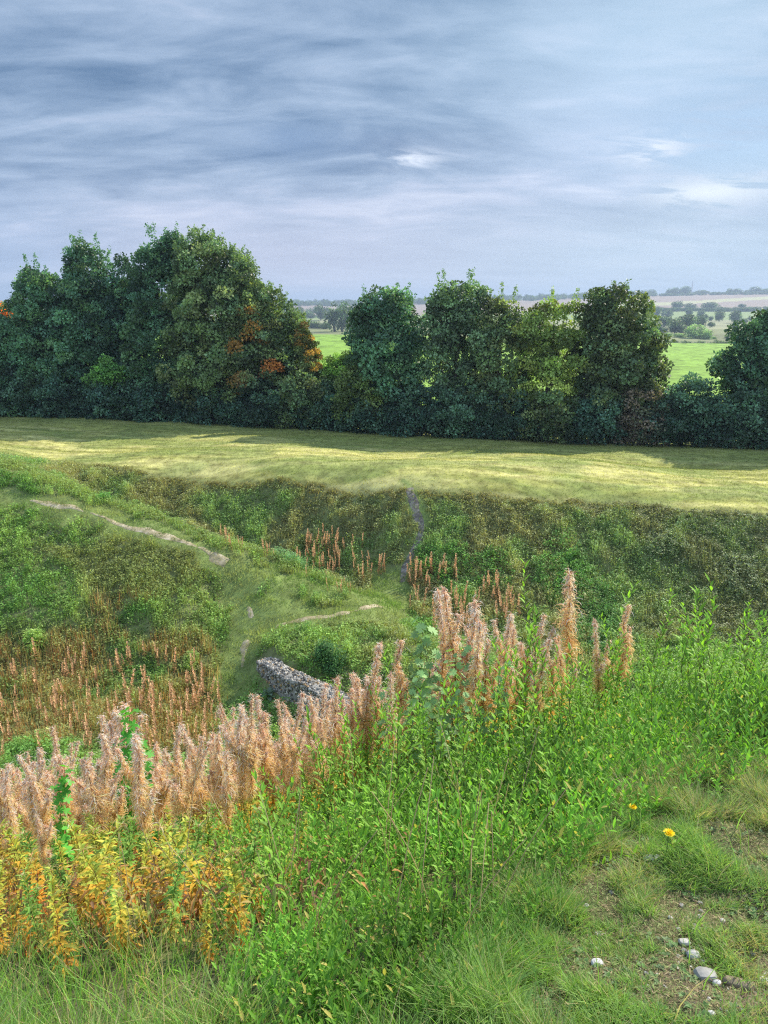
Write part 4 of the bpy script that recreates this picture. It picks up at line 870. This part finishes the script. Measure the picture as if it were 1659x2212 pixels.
# green leafy shoots
EB_U = [420, 600, 700, 780, 870, 930, 1000, 1100, 1150, 1220, 1330, 1420, 1500, 1570, 1659, 1800]
EB_V = [1800, 1640, 1560, 1500, 1480, 1440, 1480, 1400, 1300, 1400, 1380, 1380, 1340, 1320, 1330, 1340]
NAMED = [(698,1500,3.9,0,.0),(778,1480,3.9,4,.0),(1150,1235,4.6,4,-.12),(1240,1410,4.0,1,0),(1345,1270,4.8,2,.12),(1455,1275,4.9,1,.18),(1510,1270,5.1,3,.0),(1572,1262,5.2,5,0),(1070,1380,4.3,7,0),(575,1590,3.8,2,-.35),(880,1420,4.2,0,0),(1400,1340,4.6,6,.1),(1640,1330,5,1,.0),(390,1700,3.4,7,-.5),(655,1560,3.8,0,-.1),(1190,1290,4.7,0,.0),(1620,1290,5.3,3,0)]
for k, (u, v, y, i, ty) in enumerate(NAMED):
    x = at(u, v, y)[0]-math.sin(ty)*.9; s = np.clip(height_for(u, v, x, y)/(VB[i][1]*math.cos(ty)), .5, 1.9)
    nm_ = ['dark stemmed leafy shoot in front of the wall end','second leafy shoot right of the wall end','tallest leaning shoot right of the pink heads','leafy shoot below the lone willowherb','shoot bending left before the far slope','shoot leaning right with paired leaves','upright bushy shoot on the right','highest upright shoot near the right edge','shoot crossing the mallow leaves','shoot leaning left over the pink band','shoot just left of the mallow','branched shoot in the middle right','shoot at the right edge of the view','long bare shoot leaning far left','thin shoot between two darker ones','thin shoot near the tallest leaning one','bushy shoot beside the highest right one']
    put('leafy_shoot', VB[i], x, y, nm_[k], 'leafy plant', 'green leafy shoots', s, u*.37, 0, ty)
def blab(u, v):
    c = 'left part of the green thicket' if u < 750 else 'middle of the green thicket' if u < 1050 else 'green thicket below the lone willowherb' if u < 1330 else 'green thicket at the right'
    rw = 'upper' if v < 1550 else 'lower'
    return 'narrow leaved green shoot in the '+rw+' '+c
cnt = 0; placed = []
for a, b in r.uniform(0, 1, (12000, 2)):
    if cnt >= 285: break
    y = 1.75+4.9*b; x = -1.3*y/4+a*(1.3*y/4+3.1*y/4*1.0); g = hz(x, y)
    uB, vB, _ = proj(x, y, g)
    lim = np.interp(uB, [380, 600, 1000, 1150, 1300, 1659], [2000, 2230, 2120, 1940, 1730, 1640])
    if vB > lim+35*math.sin(x*13+y*7): continue
    s = r.uniform(.7, 1.25) if y > 3.2 else r.uniform(.32, .7)
    i = int(r.integers(8)); u, v, _ = proj(x, y, g+VB[i][1]*s)
    if u < 430 or u > 1740: continue
    if u < 760 and r.random() < (760-u)/420.: continue
    env = np.interp(u, EB_U, EB_V)+abs(r.normal(0, 60))
    if v < env:
        s = height_for(u, env, x, y)/VB[i][1]
        if s < .3: continue
    if any((x-p)**2+(y-q)**2 < .0045 for p, q in placed): continue
    placed.append((x, y)); u, v, _ = proj(x, y, g+VB[i][1]*s)
    put('leafy_shoot', VB[i], x, y, blab(u, v), 'leafy plant', 'green leafy shoots', s, r.uniform(0, 6.28), r.normal(0, .1), r.normal(0, .14)); cnt += 1
# two shoots lying over the short turf at the right
for (u, v, y, rz, lab) in [(1175,1880,2.05,0,'shoot leaning low to the right over the turf beside the yellow flowers'),(830,1960,1.9,.5,'shoot bent low across the lower thicket')]:
    x = at(u, v, y)[0]; e = put('leafy_shoot', VB[2], x, y, lab, 'leafy plant', 'green leafy shoots', .62, 0, -.25, 1.05)

# low leafy undergrowth (stuff)
def near_scatter(N, umin, umax, vmin, vmax, r, ymax=7.5):       # ground points seen in a window of the view, uniform on the ground
    y = r.uniform(.9, ymax, N*3); x = r.uniform(-1, 1, N*3)*(1.0+.68*y); z = height(x, y); u, v, _ = proj(x, y, z)
    m = (u > umin) & (u < umax) & (v > vmin) & (v < vmax); return x[m][:N], y[m][:N], z[m][:N], u[m][:N], v[m][:N]
x, y, z, u, v = near_scatter(31000, -150, 1850, 1250, 2500, r)
gz = sstep(380, 760, u-160*(fbm(x/.3, y/.3, 3, 67)-.5))*(1-sstep(0, 60, v-np.interp(u, [380, 700, 1000, 1150, 1300, 1659], [2300, 2320, 2170, 1990, 1770, 1660])))
m = r.random(len(x)) < gz*(.32+.68*sstep(.34, .54, fbm(x/.45, y/.45, 3, 66))); x, y, z, u, v = x[m], y[m], z[m], u[m], v[m]
ns = len(x); nl = 11; i = np.repeat(np.arange(ns), nl); k = len(i); hh = r.uniform(.10, .34, ns)*(1-.45*(v > 1950)); t = np.tile((np.arange(nl)+.5)/nl, ns); a = np.tile(np.arange(nl)*2.3, ns)+np.repeat(r.uniform(0, 6, ns), nl)
ln = r.normal(0, .28, (ns, 2)); P = np.c_[x[i]+ln[i, 0]*hh[i]*t, y[i]+ln[i, 1]*hh[i]*t, z[i]+hh[i]*t]
D = np.c_[np.cos(a)+ln[i, 0], np.sin(a)+ln[i, 1], .7+t]; Lf = r.uniform(.028, .054, k)*(1-.25*(v[i] > 1900))
V, Q, kk = leaves(P, D, Lf, Lf*.25, r.uniform(0, .4, k), .2)
cc = np.array([.18, .38, .05])*(.28+1.15*vnoise(x*3, y*3, 7)[i][:, None])*(1+r.normal(0, .2, (k, 1))); yl = r.random(k) < .05; cc[yl] = (.5, .45, .12)
tag(obj('undergrowth', meshdata('undergrowth', V, Q, rep(np.clip(cc, .01, 1), kk), M_LEAF)), 'low leafy green undergrowth between the shoots', 'undergrowth', None, 'stuff')
# brown leaf litter and dying leaves under the willowherb (stuff)
x, y, z, u, v = near_scatter(26000, -200, 900, 1300, 2060, r); m = r.random(len(x)) < (1-sstep(480, 950, u)); x, y, z, u = x[m], y[m], z[m], u[m]
k = len(x); P = np.c_[x, y, z+r.random(k)**1.5*.24]; Lf = r.uniform(.018, .045, k); V, Q, kk = leaves(P, rdir(k, -.9, .4, r), Lf, Lf*.26, r.uniform(0, .9, k), .3)
pl = np.array([(.34, .17, .08), (.46, .24, .09), (.52, .38, .14), (.26, .32, .09), (.20, .12, .07)])
tag(obj('withered_leaves', meshdata('withered_leaves', V, Q, rep(pl[r.integers(0, 5, k)]*(1+r.normal(0, .2, (k, 1))), kk), M_DRY)), 'withered brown and orange leaves under the willowherb', 'leaves', None, 'stuff')
# grass of the foreground
def neargrass(N, fn, name, label, seed, wmul=1., ymax=7.5):
    r = np.random.default_rng(seed); x, y, z, u, v = near_scatter(N, -150, 1850, 1450, 2600, r, ymax); pr, h_, w_, ln_, cc = fn(x, y, u, v, r)
    m = r.random(len(x)) < pr; x, y, z, h_, w_, ln_, cc = x[m], y[m], z[m], h_[m], w_[m], ln_[m], cc[m]
    # cow-lick direction field so that tufts lean together
    th = 6.28*fbm(x/.20, y/.20, 2, seed)*2+r.normal(0, 1.4, len(x)); l = h_*ln_*r.uniform(.3, 1.3, len(x))
    V, Q, kk = blades(np.c_[x, y, z-.006], h_, w_*wmul, np.c_[np.cos(th)*l, np.sin(th)*l], 4, 1.8)
    return tag(obj(name, meshdata(name, V, Q, rep(np.clip(cc, .01, 1), kk), M_LEAF)), label, 'grass', None, 'stuff')
def turffn(x, y, u, v, r):
    lim = np.interp(u, [0, 380, 700, 1000, 1150, 1300, 1659, 1900], [2330, 2280, 2310, 2150, 1930, 1700, 1600, 1600])
    zone = sstep(-120, 60, v-lim); so = soil_mask(x, y); n_ = fbm(x/.13, y/.13, 3, 61); n2 = fbm(x/.35, y/.35, 2, 62)
    pr = zone*(1-so*.97)*(.25+.75*sstep(.40, .52, n_)); h_ = (.012+.045*sstep(.35, .75, n_))*(.6+.7*r.random(len(x)))*(1+.9*(1-sstep(1650, 1850, v))+.7*(1-sstep(1000, 1300, u))+.5*(1-sstep(60, 260, v-lim)))
    cc = np.array([.22, .40, .09])*(1-n2[:, None])+np.array([.32, .43, .16])*n2[:, None]; cc = cc*(1+r.normal(0, .22, (len(x), 1)))
    d = r.random(len(x)) < .10+.35*sstep(.52, .68, n2); cc[d] = np.array([.52, .44, .25])*(1+r.normal(0, .15, (d.sum(), 1)))
    return pr, h_, np.full(len(x), .0040), np.full(len(x), 1.0), cc
neargrass(420000, turffn, 'short_turf', 'short tufted turf beside the trodden ground', 301, 1., 3.8)
def longfn(x, y, u, v, r):
    left = (1-sstep(380, 700, u))*sstep(1980, 2110, v+90*(fbm(x/.2, y/.2, 2, 68)-.5))*.8; mid = sstep(350, 700, u)*.42; edge = sstep(900, 1250, u)*(1-sstep(60, 260, np.abs(v-np.interp(u, [900, 1150, 1400, 1659], [2150, 1950, 1700, 1600]))))*.6
    lim = np.interp(u, [0, 900, 1000, 1150, 1300, 1659], [4000, 4000, 2060, 1900, 1700, 1600]); pr = np.clip(np.maximum(np.maximum(left, mid*.6), edge*.6)*(1-.9*sstep(0, 90, v-lim)), 0, 1); h_ = .07+.15*r.random(len(x))
    cc = np.array([.20, .37, .08])*(1+r.normal(0, .25, (len(x), 1)))*np.ones((1, 3)); d = r.random(len(x)) < np.where(u < 560, .18, .08); cc[d] = np.array([.55, .45, .25])*(1+r.normal(0, .15, (d.sum(), 1)))
    return pr, h_, np.full(len(x), .0036), np.full(len(x), .7), cc
neargrass(80000, longfn, 'long_grass', 'long green and straw coloured grass in the foreground', 302)
# bent straw stalks
r = np.random.default_rng(88)
mb = MB()
for k in range(80):
    u = r.uniform(250, 1100); v = r.uniform(1750, 2100); p = hit(u, v, 1.2, 6); H = r.uniform(.25, .6); a = r.uniform(0, 2*PI); l = r.uniform(.1, .5)*H; t = np.linspace(0, 1, 6)[:, None]
    V, Q = tube(np.array(p)+np.c_[math.cos(a)*l*t**1.6, math.sin(a)*l*t**1.6, H*t], .0013, 4); mb.add(V, Q, np.array([.62, .50, .28])*r.uniform(.6, 1.15))
tag(obj('straw_stalks', mb.me('straw_stalks', M_DRY)), 'thin bent straw stalks standing through the grass', 'grass', None, 'stuff')

# matted thatch and small flat herbs on the trodden ground
x, y, z, u, v = near_scatter(150000, 850, 1850, 1560, 2600, r, 3.8); k = len(x); n_ = fbm(x/.12, y/.12, 2, 71)
V, Q, kk = diamonds(np.c_[x, y, z+.002+.006*r.random(k)], rdir(k, -.1, .25, r), rdir(k, -.3, .3, r), r.uniform(.008, .026, k), r.uniform(.0015, .004, k))
pl = np.array([(.42, .34, .20), (.24, .20, .11), (.20, .27, .09), (.30, .36, .15), (.10, .08, .05)]); cc = pl[r.integers(0, 5, k)]*(1+r.normal(0, .25, (k, 1)))
tag(obj('thatch', meshdata('thatch', V, Q, rep(np.clip(cc, .01, 1), kk), M_DRY)), 'matted dead grass and crumbs on the turf and soil', 'thatch', None, 'stuff')
x, y, z, u, v = near_scatter(3000, 1000, 1800, 1640, 2600, r, 3.6); m = fbm(x/.3, y/.3, 2, 72) > .44; x, y, z = x[m], y[m], z[m]
nl = 8; i = np.repeat(np.arange(len(x)), nl); k = len(i); a = r.uniform(0, 2*PI, k); P = np.c_[x[i], y[i], z[i]+.004]; Lf = r.uniform(.008, .02, k)
V, Q, kk = leaves(P, np.c_[np.cos(a), np.sin(a), r.uniform(.15, .9, k)], Lf, Lf*.5, .3, .15); g_ = r.random(len(x))[i][:, None]; cc = (np.array([.20, .28, .14])*(1-g_)+np.array([.12, .26, .06])*g_)*(1+r.normal(0, .18, (k, 1)))
tag(obj('low_herbs', meshdata('low_herbs', V, Q, rep(cc, kk), M_LEAF)), 'small flat grey green herbs dotted over the trodden ground', 'herbs', None, 'stuff')
# yellow flowers
def flower(u, v, y, size, label, hgt=.12):
    x = at(u, v, y)[0]; g = hit(u, v, 1.2, 5); x, y = g[0], g[1]-.08; z0 = hz(x, y); r = np.random.default_rng(int(u))
    e = bpy.data.objects.new('yellow_flower', None); link(e); e.location = (x, y, z0)
    p = np.array([[0, 0, 0], [.004, .0, hgt*.5], [.0, -.01, hgt]]); mb = MB(); V, Q = tube(p, .0014, 5); mb.add(V, Q, (.12, .2, .05)); obj('stem', mb.me('stem', M_STEM, True), e)
    mb = MB()
    for ring, (k, ln, up) in enumerate([(22, 1.0, .18), (18, .75, .5), (12, .5, 1.0)]):
        a = np.arange(k)/k*2*PI+ring*.2+r.normal(0, .05, k); D = np.c_[np.cos(a), np.sin(a)-.35, np.full(k, up)]
        V, Q, kk = leaves(np.tile(p[-1], (k, 1))+[0, 0, ring*.001], D, size*.5*ln*r.uniform(.9, 1.1, k), size*.13, .1, .1, ws=np.array([.4, .9, 1, .6])); mb.add(V, Q, rep(np.array([[.88, .66, .01]])*(1+r.normal(0, .06, (k, 1))), kk))
    obj('petals', mb.me('petals', M_PETAL), e); mb = MB(); V, Q = tube(p[-1]+np.array([[0, 0, -.012], [0, 0, -.006], [0, 0, .001]]), [.002, .005, .006], 8); mb.add(V, Q, (.08, .14, .04)); obj('calyx', mb.me('calyx', M_STEM, True), e)
    tag(e, label, 'flower')
M_PETAL = leafmat('petal', .35, .5, .2, (1.1, 1.0, .5))
flower(1415, 1838, 2, .036, 'fully open yellow flower nearest the stony ground')
flower(1342, 1790, 2.1, .03, 'smaller yellow flower up and left of the open one')
flower(1510, 1664, 2.6, .016, 'tiny yellow flower bud high in the turf at the right')
flower(1204, 1626+60, 2.4, .014, 'tiny orange yellow bud among the lower shoots')

# stones
ic = ico()
def stone(u, v, w_, lab, colr, seed, flat=.6, asp=.7, name='chalk_stone', rz=0):
    g = hit(u, v, .9, 6); r = np.random.default_rng(seed); s = w_*math.hypot(g[1], g[2])/F*.5
    vv = ic[0].copy(); nn = fbm(vv[:, 0]*1.6+seed, vv[:, 1]*1.6+vv[:, 2]*1.3, 2, seed); vv = vv*(.75+.5*nn[:, None]); vv = np.sign(vv)*np.abs(vv)**.85
    colr = np.array(colr)*.72
    mb = MB(); mb.add(vv*np.array([s, s*asp, s*flat]), ic[1], colr); o = obj(name, mb.me(name, M_FLINTC, True), None, (g[0], g[1], g[2]+s*flat*.5)); o.rotation_euler = (0, 0, rz); return tag(o, lab, 'stone', 'stones on the trodden ground')
stone(1522, 2112, 42, 'largest pale rounded stone at the bottom right', (.40,.40,.38), 1, .55, .75)
stone(1595, 2130, 60, 'long flat tan stone beside the largest pale one', (.28,.23,.16), 2, .3, .42, rz=-.25)
stone(1548, 2128, 18, 'small white pebble between the two large stones', (.7,.7,.7), 3)
stone(1497, 2068, 26, 'grey and white stone above the largest one', (.55,.55,.54), 4)
stone(1478, 2040, 22, 'pale stone at the edge of the tuft', (.62,.6,.55), 5)
stone(1648, 2122, 20, 'white pebble at the right end of the flat stone', (.72,.72,.72), 6)
stone(1420, 1857, 60, 'white chalk flake lying below the open yellow flower', (.72,.72,.73), 7, .16, .28)
stone(1290, 2083, 24, 'white chalk lump alone in the lower turf', (.75,.75,.76), 8, .4)
stone(1298, 2022, 22, 'white chalk flake up from the lone lump', (.68,.68,.68), 9, .3)
stone(1535, 2195, 16, 'white pebble at the bottom edge', (.72,.72,.74), 10)
r = np.random.default_rng(123)
for k in range(90):
    c = r.choice(3, p=[.5, .3, .2]); u, v = [(r.normal(1500, 22), r.normal(2030, 32)), (r.uniform(1480, 1655), r.uniform(1900, 2200)), (r.uniform(1250, 1640), r.uniform(1830, 2200))][c]
    lab_ = ['small pale pebble in the cluster beside the round tuft', 'small pebble on the bare soil at the right', 'small white pebble scattered in the turf'][c]
    g_ = r.uniform(.2, .6); stone(u, v, r.uniform(4, 13), lab_, (g_, g_*.98, g_*.93), 20+k, .55, .8, 'pebble', r.uniform(0, 3))
x, y, z, u, v = near_scatter(26000, 1150, 1800, 1800, 2600, r); m = r.random(len(x)) < soil_mask(x, y)*.55; x, y, z = x[m], y[m], z[m]
k = len(x); sz = r.uniform(.002, .006, k); V, Q, kk = diamonds(np.c_[x, y, z+.002], rdir(k, 0, .5, r), rdir(k, 0, .5, r), sz*2, sz*2); g_ = r.uniform(.1, .6, (k, 1))
tag(obj('gravel', meshdata('gravel', V, Q, rep(g_*np.array([1, .95, .86]), kk), M_STEM)), 'fine chalky grit on the trodden soil', 'gravel', None, 'stuff')

# ---------------------------------------------------------------- haze
hm, nt = mat('haze'); pv = N_(nt, 'ShaderNodeVolumePrincipled'); pv.inputs['Color'].default_value = (.50, .64, .86, 1); pv.inputs['Density'].default_value = .00019; pv.inputs['Anisotropy'].default_value = .2
o = N_(nt, 'ShaderNodeOutputMaterial'); nt.links.new(pv.outputs[0], o.inputs['Volume'])
zl = float(Z.min())-1; B = 11500.
V = np.array([(sx*B, yy, zz_) for sx in (-1, 1) for yy in (-60, 9100) for zz_ in (zl, 110)], float)
Q = np.array([[0, 1, 3, 2], [4, 6, 7, 5], [0, 4, 5, 1], [2, 3, 7, 6], [0, 2, 6, 4], [1, 5, 7, 3]])
tag(obj('haze', meshdata('haze', V, Q, None, hm)), 'thin blue haze over the whole landscape', 'haze', None, 'stuff')
